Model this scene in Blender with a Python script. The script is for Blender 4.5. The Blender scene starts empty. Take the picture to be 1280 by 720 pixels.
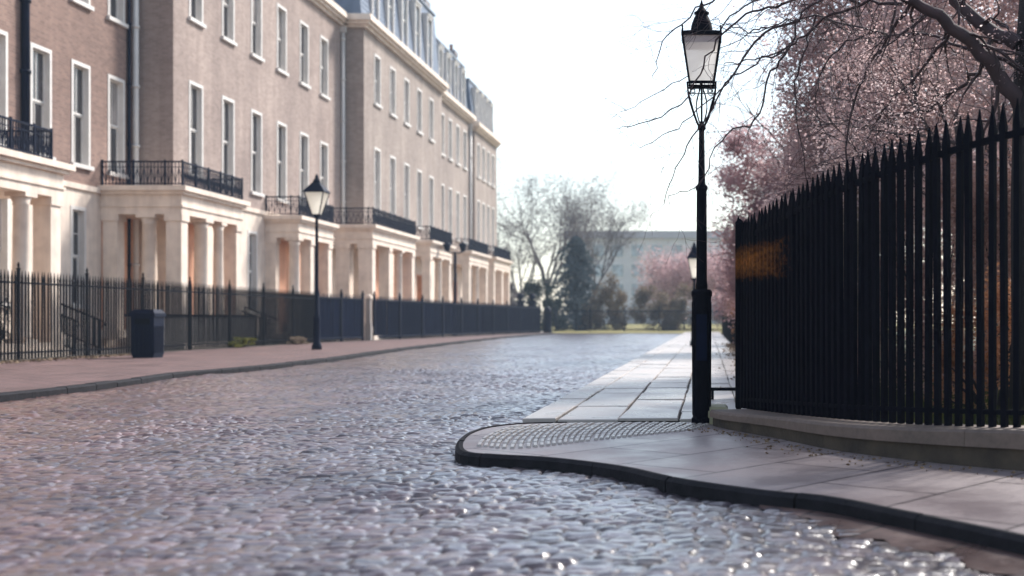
import bpy, math, random
import numpy as np
from mathutils import Vector, Matrix
random.seed(7); RNG = np.random.default_rng(7)
R = math.radians; PI = math.pi
scene = bpy.context.scene
COL = scene.collection

# ------------------------------------------------------------------ objects
def tag(o, label=None, cat=None, group=None, kind=None):
    if label: o['label'] = label
    if cat: o['category'] = cat
    if group: o['group'] = group
    if kind: o['kind'] = kind
    return o

def thing(name, loc, label, cat, group=None, rz=0.0):
    o = bpy.data.objects.new(name, None); COL.objects.link(o)
    o.location = loc; o.rotation_euler = (0, 0, rz); o.empty_display_size = .2
    return tag(o, label, cat, group)

def link(name, me, parent=None, loc=(0, 0, 0), rz=0.0):
    o = bpy.data.objects.new(name, me); COL.objects.link(o)
    o.location = loc; o.rotation_euler = (0, 0, rz)
    if parent is not None: o.parent = parent
    return o

class MB:
    def __init__(s): s.v = []; s.f = []; s.m = []; s.sm = []
    def add(s, vs, fs, m=0, smooth=False):
        b = len(s.v); s.v.extend([tuple(p) for p in vs])
        for f in fs: s.f.append(tuple(b + i for i in f)); s.m.append(m); s.sm.append(smooth)
    def quad(s, a, b, c, d, m=0): s.add([a, b, c, d], [(0, 1, 2, 3)], m)
    def box(s, x0, y0, z0, x1, y1, z1, m=0):
        x0, x1 = min(x0, x1), max(x0, x1); y0, y1 = min(y0, y1), max(y0, y1); z0, z1 = min(z0, z1), max(z0, z1)
        s.add([(x0,y0,z0),(x1,y0,z0),(x1,y1,z0),(x0,y1,z0),(x0,y0,z1),(x1,y0,z1),(x1,y1,z1),(x0,y1,z1)],
              [(0,3,2,1),(4,5,6,7),(0,1,5,4),(1,2,6,5),(2,3,7,6),(3,0,4,7)], m)
    def frustum(s, cx, cy, z0, hx0, hy0, z1, hx1, hy1, m=0):
        s.add([(cx-hx0,cy-hy0,z0),(cx+hx0,cy-hy0,z0),(cx+hx0,cy+hy0,z0),(cx-hx0,cy+hy0,z0),
               (cx-hx1,cy-hy1,z1),(cx+hx1,cy-hy1,z1),(cx+hx1,cy+hy1,z1),(cx-hx1,cy+hy1,z1)],
              [(0,3,2,1),(4,5,6,7),(0,1,5,4),(1,2,6,5),(2,3,7,6),(3,0,4,7)], m)
    def bar(s, p, q, w, m=0, h=None):
        # square bar from p to q
        p = Vector(p); q = Vector(q); d = (q - p)
        if d.length < 1e-6: return
        d.normalize(); up = Vector((0, 0, 1)) if abs(d.z) < .95 else Vector((1, 0, 0))
        a = d.cross(up).normalized() * w * .5; b = a.cross(d).normalized() * (h or w) * .5
        vs = [p-a-b, p+a-b, p+a+b, p-a+b, q-a-b, q+a-b, q+a+b, q-a+b]
        s.add(vs, [(0,1,2,3),(7,6,5,4),(4,5,1,0),(5,6,2,1),(6,7,3,2),(7,4,0,3)], m)
    def tube(s, pts, rad, n=6, m=0, cap=True):
        pts = [Vector(p) for p in pts]; k = len(pts)
        if not hasattr(rad, '__len__'): rad = [rad] * k
        vs = []
        prev = None
        for i, p in enumerate(pts):
            d = (pts[min(i+1, k-1)] - pts[max(i-1, 0)])
            if d.length < 1e-9: d = Vector((0, 0, 1))
            d.normalize()
            if prev is None:
                up = Vector((0, 0, 1)) if abs(d.z) < .9 else Vector((1, 0, 0))
                a = d.cross(up).normalized()
            else:
                a = (prev - d * prev.dot(d)); a = a.normalized() if a.length > 1e-6 else d.orthogonal().normalized()
            prev = a; b = d.cross(a)
            for j in range(n):
                t = 2 * PI * j / n
                vs.append(p + (a * math.cos(t) + b * math.sin(t)) * rad[i])
        fs = []
        for i in range(k - 1):
            for j in range(n):
                fs.append((i*n+j, i*n+(j+1) % n, (i+1)*n+(j+1) % n, (i+1)*n+j))
        if cap: fs.append(tuple(range(n-1, -1, -1))); fs.append(tuple(range((k-1)*n, k*n)))
        s.add(vs, fs, m, True)
    def lathe(s, prof, cx=0, cy=0, n=16, m=0, smooth=True):
        vs = []; fs = []
        for r, z in prof:
            for j in range(n):
                t = 2 * PI * j / n
                vs.append((cx + r * math.cos(t), cy + r * math.sin(t), z))
        k = len(prof)
        for i in range(k - 1):
            for j in range(n):
                fs.append((i*n+j, i*n+(j+1) % n, (i+1)*n+(j+1) % n, (i+1)*n+j))
        fs.append(tuple(range(n-1, -1, -1))); fs.append(tuple(range((k-1)*n, k*n)))
        s.add(vs, fs, m, smooth)
    def strip(s, A, B, m=0):
        b = list(A) + list(B); n = len(A)
        s.add(b, [(i, i+1, n+i+1, n+i) for i in range(n-1)], m)
    def prism(s, poly, z0, z1, m=0):
        n = len(poly)
        s.add([(x, y, z0) for x, y in poly] + [(x, y, z1) for x, y in poly],
              [tuple(range(n-1, -1, -1)), tuple(range(n, 2*n))] + [(i, (i+1) % n, n+(i+1) % n, n+i) for i in range(n)], m)
    def mesh(s, name, mats):
        me = bpy.data.meshes.new(name); me.from_pydata(s.v, [], s.f)
        for mm in (mats if isinstance(mats, (list, tuple)) else [mats]): me.materials.append(mm)
        me.polygons.foreach_set('material_index', s.m)
        me.polygons.foreach_set('use_smooth', s.sm)
        me.update()
        return me
    def build(s, name, mats, parent=None, loc=(0, 0, 0), rz=0.0):
        return link(name, s.mesh(name, mats), parent, loc, rz)

def np_mesh(name, V, F, mat, smooth=False):
    V = np.asarray(V, np.float32); F = np.asarray(F, np.int32)
    me = bpy.data.meshes.new(name)
    k = F.shape[1]
    me.vertices.add(len(V)); me.vertices.foreach_set('co', V.ravel())
    me.loops.add(F.size); me.loops.foreach_set('vertex_index', F.ravel())
    me.polygons.add(len(F))
    me.polygons.foreach_set('loop_start', np.arange(0, F.size, k, dtype=np.int32))
    me.polygons.foreach_set('loop_total', np.full(len(F), k, np.int32))
    me.polygons.foreach_set('use_smooth', np.full(len(F), smooth, bool))
    me.materials.append(mat); me.update(calc_edges=True); me.validate()
    return me

# ------------------------------------------------------------------ materials
def nodes_of(name):
    m = bpy.data.materials.new(name); m.use_nodes = True
    nt = m.node_tree; return m, nt, nt.nodes['Principled BSDF']

def N(nt, t, **kw):
    n = nt.nodes.new(t)
    for k, v in kw.items(): setattr(n, k, v)
    return n

def noise(nt, vec, scale, detail=4, rough=.55):
    n = N(nt, 'ShaderNodeTexNoise'); n.inputs['Scale'].default_value = scale
    n.inputs['Detail'].default_value = detail; n.inputs['Roughness'].default_value = rough
    if vec is not None: nt.links.new(vec, n.inputs['Vector'])
    return n

def ramp(nt, fac, stops):
    r = N(nt, 'ShaderNodeValToRGB'); e = r.color_ramp.elements
    while len(e) < len(stops): e.new(.5)
    for i, (p, c) in enumerate(stops):
        e[i].position = p; e[i].color = (*c, 1) if len(c) == 3 else c
    nt.links.new(fac, r.inputs['Fac']); return r

def mixc(nt, fac, a, b, mode='MIX'):
    m = N(nt, 'ShaderNodeMix', data_type='RGBA', blend_type=mode)
    if hasattr(fac, 'default_value') or not isinstance(fac, (int, float)): nt.links.new(fac, m.inputs[0])
    else: m.inputs[0].default_value = fac
    for x, s in ((a, m.inputs[6]), (b, m.inputs[7])):
        if isinstance(x, tuple): s.default_value = (*x, 1)
        else: nt.links.new(x, s)
    return m.outputs[2]

def math_(nt, op, a, b=None, c=None, clamp=False):
    m = N(nt, 'ShaderNodeMath', operation=op, use_clamp=clamp)
    for i, x in enumerate((a, b, c)):
        if x is None: continue
        if isinstance(x, (int, float)): m.inputs[i].default_value = x
        else: nt.links.new(x, m.inputs[i])
    return m.outputs[0]

def bump(nt, h, strength, dist, base):
    b = N(nt, 'ShaderNodeBump'); b.inputs['Strength'].default_value = strength; b.inputs['Distance'].default_value = dist
    nt.links.new(h, b.inputs['Height']); nt.links.new(b.outputs[0], base.inputs['Normal']); return b

def pos(nt): return N(nt, 'ShaderNodeNewGeometry').outputs['Position']

def plain(name, c0, c1=None, rough=.6, scale=6, bstr=0.0, bdist=.01, spec=.5, metal=0, detail=5, bscale=None):
    m, nt, b = nodes_of(name); p = pos(nt)
    n = noise(nt, p, scale, detail)
    c1 = c1 or tuple(x * .7 for x in c0)
    nt.links.new(ramp(nt, n.outputs['Fac'], [(.3, c1), (.7, c0)]).outputs[0], b.inputs['Base Color'])
    b.inputs['Roughness'].default_value = rough; b.inputs['Specular IOR Level'].default_value = spec
    b.inputs['Metallic'].default_value = metal
    if bstr: bump(nt, noise(nt, p, bscale or scale * 6, 4).outputs['Fac'], bstr, bdist, b)
    return m

def brick_mat(name, ca, cb, mortar, grime=.75):
    m, nt, b = nodes_of(name); p = pos(nt)
    sp = N(nt, 'ShaderNodeSeparateXYZ'); nt.links.new(p, sp.inputs[0])
    cm = N(nt, 'ShaderNodeCombineXYZ')
    nt.links.new(math_(nt, 'ADD', sp.outputs[0], sp.outputs[1]), cm.inputs[0]); nt.links.new(sp.outputs[2], cm.inputs[1])
    br = N(nt, 'ShaderNodeTexBrick'); nt.links.new(cm.outputs[0], br.inputs['Vector'])
    br.inputs['Scale'].default_value = 1; br.inputs['Brick Width'].default_value = .225; br.inputs['Row Height'].default_value = .075
    br.inputs['Mortar Size'].default_value = .008; br.inputs['Mortar Smooth'].default_value = .2; br.inputs['Bias'].default_value = -.1
    br.inputs['Color1'].default_value = (*ca, 1); br.inputs['Color2'].default_value = (*cb, 1); br.inputs['Mortar'].default_value = (*mortar, 1)
    big = noise(nt, p, .35, 5, .6)
    st = N(nt, 'ShaderNodeMapping'); st.inputs['Scale'].default_value = (1.6, 1.6, .14); nt.links.new(p, st.inputs[0])
    streak = noise(nt, st.outputs[0], 1.0, 5, .65)
    g = math_(nt, 'MULTIPLY', big.outputs['Fac'], streak.outputs['Fac'])
    gr = ramp(nt, g, [(.12, (grime, grime * .97, grime * .97)), (.36, (1.1, 1.08, 1.06))])
    patch = noise(nt, p, 3.0, 3, .6)
    c = mixc(nt, 1.0, br.outputs['Color'], gr.outputs[0], 'MULTIPLY')
    c = mixc(nt, 1.0, c, ramp(nt, patch.outputs['Fac'], [(.3, (.93, .92, .92)), (.7, (1.05, 1.05, 1.05))]).outputs[0], 'MULTIPLY')
    nt.links.new(c, b.inputs['Base Color']); b.inputs['Roughness'].default_value = .9
    b.inputs['Specular IOR Level'].default_value = .2
    bump(nt, br.outputs['Fac'], -.4, .01, b)
    return m

def stucco_mat(name, c0, c1):
    m, nt, b = nodes_of(name); p = pos(nt)
    st = N(nt, 'ShaderNodeMapping'); st.inputs['Scale'].default_value = (2.2, 2.2, .25); nt.links.new(p, st.inputs[0])
    s = noise(nt, st.outputs[0], 1.4, 6, .65); n = noise(nt, p, 2.5, 5)
    c = ramp(nt, math_(nt, 'MULTIPLY', s.outputs['Fac'], n.outputs['Fac']), [(.12, c1), (.34, c0)])
    nt.links.new(c.outputs[0], b.inputs['Base Color']); b.inputs['Roughness'].default_value = .75
    bump(nt, noise(nt, p, 30, 4).outputs['Fac'], .12, .01, b)
    return m

def leaf_mat(name, stops, scale=1.2, trans=.35):
    m, nt, b = nodes_of(name); p = pos(nt)
    a = noise(nt, p, scale, 3, .6); f = noise(nt, p, 28, 2, .6)
    fac = math_(nt, 'ADD', math_(nt, 'MULTIPLY', a.outputs['Fac'], .55), math_(nt, 'MULTIPLY', f.outputs['Fac'], .45))
    r = ramp(nt, fac, stops)
    nt.links.new(r.outputs[0], b.inputs['Base Color']); b.inputs['Roughness'].default_value = .6
    b.inputs['Specular IOR Level'].default_value = .05
    t = N(nt, 'ShaderNodeBsdfTranslucent'); nt.links.new(r.outputs[0], t.inputs['Color'])
    mx = N(nt, 'ShaderNodeMixShader'); mx.inputs[0].default_value = trans
    out = nt.nodes['Material Output']
    nt.links.new(b.outputs[0], mx.inputs[1]); nt.links.new(t.outputs[0], mx.inputs[2]); nt.links.new(mx.outputs[0], out.inputs['Surface'])
    return m

M = {}
M['brick_left'] = brick_mat('brown_brick', (.30, .20, .165), (.21, .138, .118), (.30, .23, .20))
M['brick_main'] = brick_mat('buff_brick', (.395, .312, .278), (.30, .235, .21), (.40, .34, .31))
M['brick_far'] = brick_mat('tan_brick', (.385, .322, .287), (.305, .25, .224), (.40, .35, .315))
M['stucco'] = stucco_mat('cream_stucco', (.82, .69, .58), (.62, .51, .43))
M['peach'] = stucco_mat('peach_tone', (.74, .40, .25), (.58, .30, .19))  # peach colour of the porch recess panels and door frames
M['white'] = plain('white_paint', (.74, .70, .66), (.64, .60, .57), .5, 3)
M['slate'] = plain('blue_slate', (.15, .19, .27), (.10, .13, .19), .5, 2.5, .3, .02)
M['lead'] = plain('lead_grey', (.22, .25, .30), (.15, .17, .21), .5, 4)
M['iron'] = plain('black_iron', (.005, .006, .011), (.003, .0035, .007), .65, 9, .25, .004, .04)
M['navy_iron'] = plain('navy_iron', (.003, .007, .026), (.002, .005, .018), .55, 7, .25, .004, .08)
M['navy_panel'] = plain('navy_panel', (.003, .012, .055), (.002, .008, .038), .8, 3, .2, .01, .04)
M['wood_dark'] = plain('dark_door_paint', (.05, .035, .035), (.03, .02, .02), .35, 5)
M['door_brown'] = plain('brown_door_paint', (.16, .075, .05), (.11, .05, .035), .4, 5)
M['kerb'] = plain('kerb_granite', (.022, .021, .026), (.010, .010, .013), .85, 8, .6, .012, .15, bscale=30)
M['earth'] = plain('dark_earth', (.055, .045, .035), (.03, .026, .02), .95, 3, .5, .03)
M['litter'] = plain('leaf_litter', (.28, .19, .11), (.12, .08, .05), .9, 14, .6, .02)
M['bark_far'] = plain('hazy_grey_bark', (.20, .17, .175), (.13, .11, .115), .95, 6)  # pale grey of distance haze mixed into the bark colour
M['bark'] = plain('dark_bark', (.026, .019, .019), (.013, .010, .011), .9, 12, .8, .02)
M['bark_pale'] = plain('grey_bark', (.10, .075, .075), (.06, .045, .048), .9, 10, .6, .02)
M['verge'] = plain('straw_grass', (.36, .30, .10), (.22, .20, .07), .95, 2, .5, .05)
M['ground'] = plain('ground_soil', (.14, .12, .10), (.09, .08, .06), .95, .3, .4, .05)
M['bark_twig'] = plain('twig_bark', (.075, .045, .05), (.04, .026, .03), .9, 10)
M['lawn'] = plain('lawn_soil', (.05, .06, .02), (.03, .035, .015), .95, 4, .5, .03)
M['flag_white'] = plain('area_paving', (.30, .27, .25), (.22, .20, .19), .8, 2, .2, .01)
M['pale_panel'] = plain('pale_panels', (.62, .60, .62), (.52, .50, .52), .7, .5)
M['pale_roof'] = plain('pale_roof', (.42, .40, .45), (.36, .35, .4), .7, .5)
M['pot'] = plain('terracotta', (.32, .15, .09), None, .8, 6)
M['brick_pale'] = plain('chimney_stone', (.30, .27, .27), (.2, .18, .19), .9, 3, .3, .03)

# glass of windows: dark rooms behind reflective panes
def pane_mat(name, base, rough):
    m, nt, b = nodes_of(name); p = pos(nt)
    n = noise(nt, p, .9, 3)
    nt.links.new(ramp(nt, n.outputs['Fac'], [(.35, tuple(x * .5 for x in base)), (.65, base)]).outputs[0], b.inputs['Base Color'])
    b.inputs['Roughness'].default_value = rough; b.inputs['Specular IOR Level'].default_value = .8
    b.inputs['IOR'].default_value = 1.5
    return m
M['pane'] = pane_mat('window_glass', (.05, .048, .055), .06)
M['pane_blind'] = pane_mat('window_glass_with_blind', (.34, .30, .28), .12)
M['pane_sky'] = pane_mat('attic_glass', (.30, .36, .42), .10)  # pale sky reflection put into the base colour

M['pane_far'] = pane_mat('distant_glass', (.42, .48, .54), .2)
# lantern glass
def glass_mat(name, op, col):
    m, nt, b = nodes_of(name)
    b.inputs['Base Color'].default_value = (*col, 1); b.inputs['Roughness'].default_value = .25
    t = N(nt, 'ShaderNodeBsdfTransparent'); tr = N(nt, 'ShaderNodeBsdfTranslucent'); tr.inputs['Color'].default_value = (*col, 1)
    m1 = N(nt, 'ShaderNodeMixShader'); m1.inputs[0].default_value = .85
    nt.links.new(b.outputs[0], m1.inputs[1]); nt.links.new(tr.outputs[0], m1.inputs[2])
    m2 = N(nt, 'ShaderNodeMixShader'); m2.inputs[0].default_value = op
    nt.links.new(t.outputs[0], m2.inputs[1]); nt.links.new(m1.outputs[0], m2.inputs[2])
    nt.links.new(m2.outputs[0], nt.nodes['Material Output'].inputs['Surface'])
    return m
M['lantern_glass'] = glass_mat('milky_lantern_glass', .78, (.96, .94, .91))
M['opal_glass'] = glass_mat('opal_lantern_glass', .92, (.92, .89, .82))
_b = M['opal_glass'].node_tree.nodes['Principled BSDF']; _b.inputs['Emission Color'].default_value = (1, .93, .83, 1); _b.inputs['Emission Strength'].default_value = .4
M['reflector'] = plain('lantern_reflector', (.52, .44, .45), (.42, .35, .37), .5, 5)

# cobbles
def cobble_mat(name, far):
    m, nt, b = nodes_of(name); p = pos(nt)
    big = noise(nt, p, .22, 4, .6); mid = noise(nt, p, 4.5, 4, .6); fine = noise(nt, p, 60, 4, .6)
    sp = N(nt, 'ShaderNodeSeparateXYZ'); nt.links.new(p, sp.inputs[0])
    # the setts on the left of the road are a redder stone
    red = math_(nt, 'MULTIPLY_ADD', sp.outputs[0], -.14, -.20)
    nearb = math_(nt, 'MULTIPLY_ADD', sp.outputs[1], -.045, .62)
    red = math_(nt, 'ADD', red, nearb)
    red = math_(nt, 'ADD', red, math_(nt, 'MULTIPLY_ADD', big.outputs['Fac'], 1.6, -.95))
    red = math_(nt, 'MULTIPLY', red, 1.0, clamp=True)
    cool = ramp(nt, mid.outputs['Fac'], [(.3, (.040, .032, .042)), (.7, (.110, .088, .102))])
    warm = ramp(nt, mid.outputs['Fac'], [(.3, (.085, .042, .035)), (.7, (.19, .10, .082))])
    c = mixc(nt, red, cool.outputs[0], warm.outputs[0])
    if not far:
        tn = N(nt, 'ShaderNodeAttribute', attribute_name='tone'); dm = N(nt, 'ShaderNodeAttribute', attribute_name='dome')
        c = mixc(nt, 1.0, c, ramp(nt, tn.outputs['Fac'], [(0, (.55, .52, .55)), (.5, (1, .95, .97)), (1, (1.5, 1.42, 1.40))]).outputs[0], 'MULTIPLY')
        grit = ramp(nt, dm.outputs['Fac'], [(.15, (0, 0, 0)), (.5, (1, 1, 1))]).outputs[0]
        st_ = noise(nt, p, 1.1, 5, .7)
        c = mixc(nt, 1.0, c, ramp(nt, st_.outputs['Fac'], [(.32, (.55, .5, .5)), (.6, (1.15, 1.12, 1.1))]).outputs[0], 'MULTIPLY')
        c = mixc(nt, grit, (.020, .016, .017), c)
    nt.links.new(c, b.inputs['Base Color'])
    rr = math_(nt, 'ADD', math_(nt, 'MULTIPLY', big.outputs['Fac'], .30), math_(nt, 'MULTIPLY', mid.outputs['Fac'], .28))
    wet = ramp(nt, rr, [(.18, (.24,)*3), (.42, (.45,)*3)])
    nt.links.new(wet.outputs[0] if far else mixc(nt, grit, (.75, .75, .75), wet.outputs[0]), b.inputs['Roughness'])
    if not far:
        nt.links.new(math_(nt, 'MULTIPLY_ADD', grit, .6, .1), b.inputs['Specular IOR Level'])
        # a thin film of water on the stones, patchy
        film = ramp(nt, math_(nt, 'ADD', math_(nt, 'MULTIPLY', noise(nt, p, .75, 3).outputs['Fac'], .5), math_(nt, 'MULTIPLY', big.outputs['Fac'], .5)), [(.36, (.30,)*3), (.52, (1,)*3)]).outputs[0]
        nt.links.new(film, b.inputs['Coat Weight'])
        b.inputs['Coat Roughness'].default_value = .21; b.inputs['Coat IOR'].default_value = 1.62
    else:
        b.inputs['Coat Weight'].default_value = 1; b.inputs['Coat Roughness'].default_value = .15; b.inputs['Coat IOR'].default_value = 1.6
    b.inputs['Specular IOR Level'].default_value = .55
    if far:
        v = N(nt, 'ShaderNodeTexVoronoi'); v.inputs['Scale'].default_value = 6.5; nt.links.new(p, v.inputs['Vector'])
        h = math_(nt, 'ADD', math_(nt, 'MULTIPLY', v.outputs['Distance'], -.06), math_(nt, 'MULTIPLY', mid.outputs['Fac'], .03))
        bump(nt, h, 1.0, 1.0, b)
    else:
        h = math_(nt, 'ADD', math_(nt, 'MULTIPLY', fine.outputs['Fac'], .004), math_(nt, 'MULTIPLY', noise(nt, p, 17, 3).outputs['Fac'], .008))
        bump(nt, h, .7, 1.0, b)
    return m
M['cobble'] = cobble_mat('wet_cobbles', False)
M['cobble_far'] = cobble_mat('wet_cobbles_far', True)

def paving_mat(name, ca, cb, rough0, rough1, brick=None, rot=0.0, mort=(.03, .028, .03)):
    m, nt, b = nodes_of(name); p = pos(nt)
    n = noise(nt, p, 1.3, 6, .65); f = noise(nt, p, 22, 4, .6); w = noise(nt, p, 2.6, 2)
    c = ramp(nt, math_(nt, 'ADD', math_(nt, 'MULTIPLY', n.outputs['Fac'], .7), math_(nt, 'MULTIPLY', f.outputs['Fac'], .3)), [(.35, cb), (.65, ca)]).outputs[0]
    hb = math_(nt, 'MULTIPLY', f.outputs['Fac'], .004)
    if brick:
        mp = N(nt, 'ShaderNodeMapping'); mp.inputs['Rotation'].default_value = (0, 0, rot)
        wob = mixc(nt, .012, p, w.outputs['Color'], 'ADD')
        nt.links.new(wob, mp.inputs[0])
        br = N(nt, 'ShaderNodeTexBrick'); nt.links.new(mp.outputs[0], br.inputs['Vector'])
        br.inputs['Scale'].default_value = 1; br.inputs['Brick Width'].default_value = brick[0]; br.inputs['Row Height'].default_value = brick[1]
        br.inputs['Mortar Size'].default_value = brick[2]; br.inputs['Color1'].default_value = (1, 1, 1, 1); br.inputs['Color2'].default_value = (.74, .74, .76, 1)
        br.inputs['Mortar'].default_value = (.2, .18, .2, 1)
        c = mixc(nt, 1.0, c, br.outputs['Color'], 'MULTIPLY')
        hb = math_(nt, 'ADD', hb, math_(nt, 'MULTIPLY', br.outputs['Fac'], -.006))
    nt.links.new(c, b.inputs['Base Color'])
    nt.links.new(ramp(nt, n.outputs['Fac'], [(.35, (rough0,)*3), (.65, (rough1,)*3)]).outputs[0], b.inputs['Roughness'])
    bump(nt, hb, .8, 1.0, b)
    return m
M['flags'] = paving_mat('york_flags', (.52, .465, .43), (.36, .32, .30), .22, .5)
M['corner_flags'] = paving_mat('wet_shaded_corner_flags', (.37, .295, .285), (.235, .185, .185), .28, .6, (1.25, .72, .012), R(-52))  # same stone as the walk, colour darkened for wet and shade
M['brick_paving'] = paving_mat('red_brick_paving', (.22, .125, .115), (.09, .053, .052), .45, .75, (.42, .21, .014))
M['moss'] = plain('mossy_stone', (.085, .064, .046), (.036, .028, .023), .95, 5, .6, .015)
M['gutter'] = paving_mat('gutter_stone', (.17, .098, .084), (.07, .045, .042), .25, .6, (.9, .5, .01), R(-50))
M['plinth'] = paving_mat('plinth_stone', (.20, .145, .122), (.095, .07, .058), .6, .85)
M['plinth_end'] = paving_mat('mossy_end_stone', (.42, .39, .27), (.24, .23, .13), .6, .85)

# fence paint with an orange glint painted into its colour near the corner
def glint_iron(name):
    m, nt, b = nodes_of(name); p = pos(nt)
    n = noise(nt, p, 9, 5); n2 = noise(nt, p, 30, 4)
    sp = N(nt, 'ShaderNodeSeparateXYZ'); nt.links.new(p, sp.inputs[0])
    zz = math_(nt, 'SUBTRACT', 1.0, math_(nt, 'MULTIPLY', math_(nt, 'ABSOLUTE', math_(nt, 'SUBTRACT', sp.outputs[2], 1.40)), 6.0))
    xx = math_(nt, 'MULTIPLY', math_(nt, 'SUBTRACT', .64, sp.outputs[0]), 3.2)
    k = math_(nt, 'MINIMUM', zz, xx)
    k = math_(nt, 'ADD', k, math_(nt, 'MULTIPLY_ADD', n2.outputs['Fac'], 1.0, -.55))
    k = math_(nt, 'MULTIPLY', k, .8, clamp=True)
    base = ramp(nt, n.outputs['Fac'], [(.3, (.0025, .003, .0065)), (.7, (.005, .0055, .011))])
    glint = ramp(nt, n2.outputs['Fac'], [(.3, (.22, .075, .018)), (.7, (.46, .17, .04))])
    nt.links.new(mixc(nt, k, base.outputs[0], glint.outputs[0]), b.inputs['Base Color'])
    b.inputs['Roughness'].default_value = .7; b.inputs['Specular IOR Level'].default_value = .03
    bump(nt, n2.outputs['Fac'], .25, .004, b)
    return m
M['glint_iron'] = glint_iron('black_rail_paint')

M['leaf_pink'] = leaf_mat('mauve_leaves', [(.34, (.27, .17, .17)), (.5, (.56, .415, .41)), (.66, (.85, .74, .72))], trans=.68)
M['leaf_russet'] = leaf_mat('russet_leaves', [(.34, (.17, .085, .07)), (.5, (.44, .27, .225)), (.66, (.74, .56, .49))], trans=.68)
M['leaf_mauve'] = leaf_mat('dusky_mauve_leaves', [(.34, (.27, .165, .18)), (.5, (.47, .31, .32)), (.66, (.68, .51, .51))], trans=.68)
M['leaf_orange'] = leaf_mat('orange_leaves', [(.34, (.16, .06, .03)), (.5, (.42, .19, .09)), (.66, (.72, .45, .30))])
M['leaf_brown'] = leaf_mat('brown_leaves', [(.34, (.12, .09, .07)), (.5, (.22, .17, .125)), (.66, (.34, .27, .19))])
M['leaf_dark'] = leaf_mat('dark_evergreen', [(.34, (.012, .022, .022)), (.5, (.028, .045, .042)), (.66, (.055, .08, .07))], trans=.15)
M['leaf_conifer'] = leaf_mat('hazy_blue_green_needles', [(.34, (.05, .065, .08)), (.5, (.085, .11, .125)), (.66, (.13, .16, .17))], trans=.2)  # needles lightened and blued in the colour to stand for haze
M['leaf_green'] = leaf_mat('yellow_green_leaves', [(.34, (.05, .055, .015)), (.5, (.14, .14, .03)), (.66, (.28, .26, .07))])
M['leaf_grey'] = leaf_mat('grey_brown_leaves', [(.34, (.10, .09, .095)), (.5, (.18, .16, .165)), (.66, (.28, .25, .25))])
M['grass'] = leaf_mat('garden_grass', [(.34, (.03, .045, .012)), (.5, (.075, .085, .02)), (.66, (.16, .15, .045))], scale=2)

# ------------------------------------------------------------------ ground, road, pavements
ROAD = -.075
g = MB(); g.quad((-380, -60, -.30), (380, -60, -.30), (380, 420, -.30), (-380, 420, -.30))
tag(g.build('ground', M['ground']), kind='structure')

def vnoise(x, y, s):
    # smooth value noise
    x = x / s; y = y / s
    xi = np.floor(x).astype(np.int64); yi = np.floor(y).astype(np.int64); xf = x - xi; yf = y - yi
    def h(a, b):
        v = np.sin(a * 127.1 + b * 311.7 + s * 7.3) * 43758.5453
        return v - np.floor(v)
    u = xf * xf * (3 - 2 * xf); w = yf * yf * (3 - 2 * yf)
    return (h(xi, yi) * (1-u) + h(xi+1, yi) * u) * (1-w) + (h(xi, yi+1) * (1-u) + h(xi+1, yi+1) * u) * w

def rnd(a, b, k):
    v = np.sin(a * 12.9898 + b * 78.233 + k * 37.719) * 43758.5453
    return v - np.floor(v)

def cobble_h(X, Y):
    und = (vnoise(X, Y, 1.9) - .5) * .036 + (vnoise(X, Y, .55) - .5) * .018 + .022 * np.exp(-((X + 1.4)**2 + (Y - 7.8)**2) / 1.6)
    yw = Y + (vnoise(X, Y, .9) - .5) * .14 + (vnoise(X, Y, .27) - .5) * .05 + (vnoise(X, Y, .11) - .5) * .020
    v = yw / .092
    c = np.floor(v); b = (v - c) * 2 - 1
    xw = X + (vnoise(X + 31, Y, .3) - .5) * .07 + (vnoise(X + 11, Y, .1) - .5) * .022
    u = xw / (.105 + .06 * rnd(c, 0 * c, 1)) + rnd(c, 0 * c, 2) * 9
    i = np.floor(u); a = (u - i) * 2 - 1
    dome = np.clip(1 - np.abs(a) ** 8, 0, 1) ** .65 * np.clip(1 - np.abs(b) ** 6, 0, 1) ** .65
    r = rnd(c, i, 3); t1 = rnd(c, i, 4) - .5; t2 = rnd(c, i, 5) - .5
    fill = np.clip((vnoise(X, Y, .8) - .3) * 1.7, 0.6, 1)      # worn, silted joints in places
    rough = (vnoise(X + 5, Y, .065) - .5) * .007 + (vnoise(X, Y + 9, .033) - .5) * .005
    h = und + fill * dome * (.022 + .017 * r + a * t1 * .018 + b * t2 * .022) - .031 + rough
    return h, dome * (.4 + .6 * fill), rnd(c, i, 8)

def road_patch(name, x0, x1, y0, y1, d, mat):
    nx = int((x1-x0)/d)+1; ny = int((y1-y0)/d)+1
    X, Y = np.meshgrid(np.linspace(x0, x1, nx), np.linspace(y0, y1, ny))
    H_, D_, T_ = cobble_h(X, Y); Z = ROAD + H_
    V = np.stack([X, Y, Z], -1).reshape(-1, 3)
    i = np.arange(nx*ny).reshape(ny, nx)
    F = np.stack([i[:-1, :-1], i[:-1, 1:], i[1:, 1:], i[1:, :-1]], -1).reshape(-1, 4)
    me = np_mesh(name, V, F, mat, True)
    for nm, arr in (('dome', D_), ('tone', T_)):
        at_ = me.attributes.new(nm, 'FLOAT', 'POINT'); at_.data.foreach_set('value', arr.astype(np.float32).ravel())
    o = link(name, me); tag(o, kind='structure'); return o
road_patch('road', -9.2, 3.2, 3.0, 12.0, .015, M['cobble'])
road_patch('road', -12.5, -.6, 12.0, 24.0, .026, M['cobble'])
road_patch('road', -13.0, -.8, 24.0, 48.0, .046, M['cobble'])
road_patch('road', -12.5, -1.0, 48.0, 88.3, .075, M['cobble'])
g = MB(); g.quad((-60, -60, ROAD-.045), (60, -60, ROAD-.045), (60, 3.0, ROAD-.045), (-60, 3.0, ROAD-.045))
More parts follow.
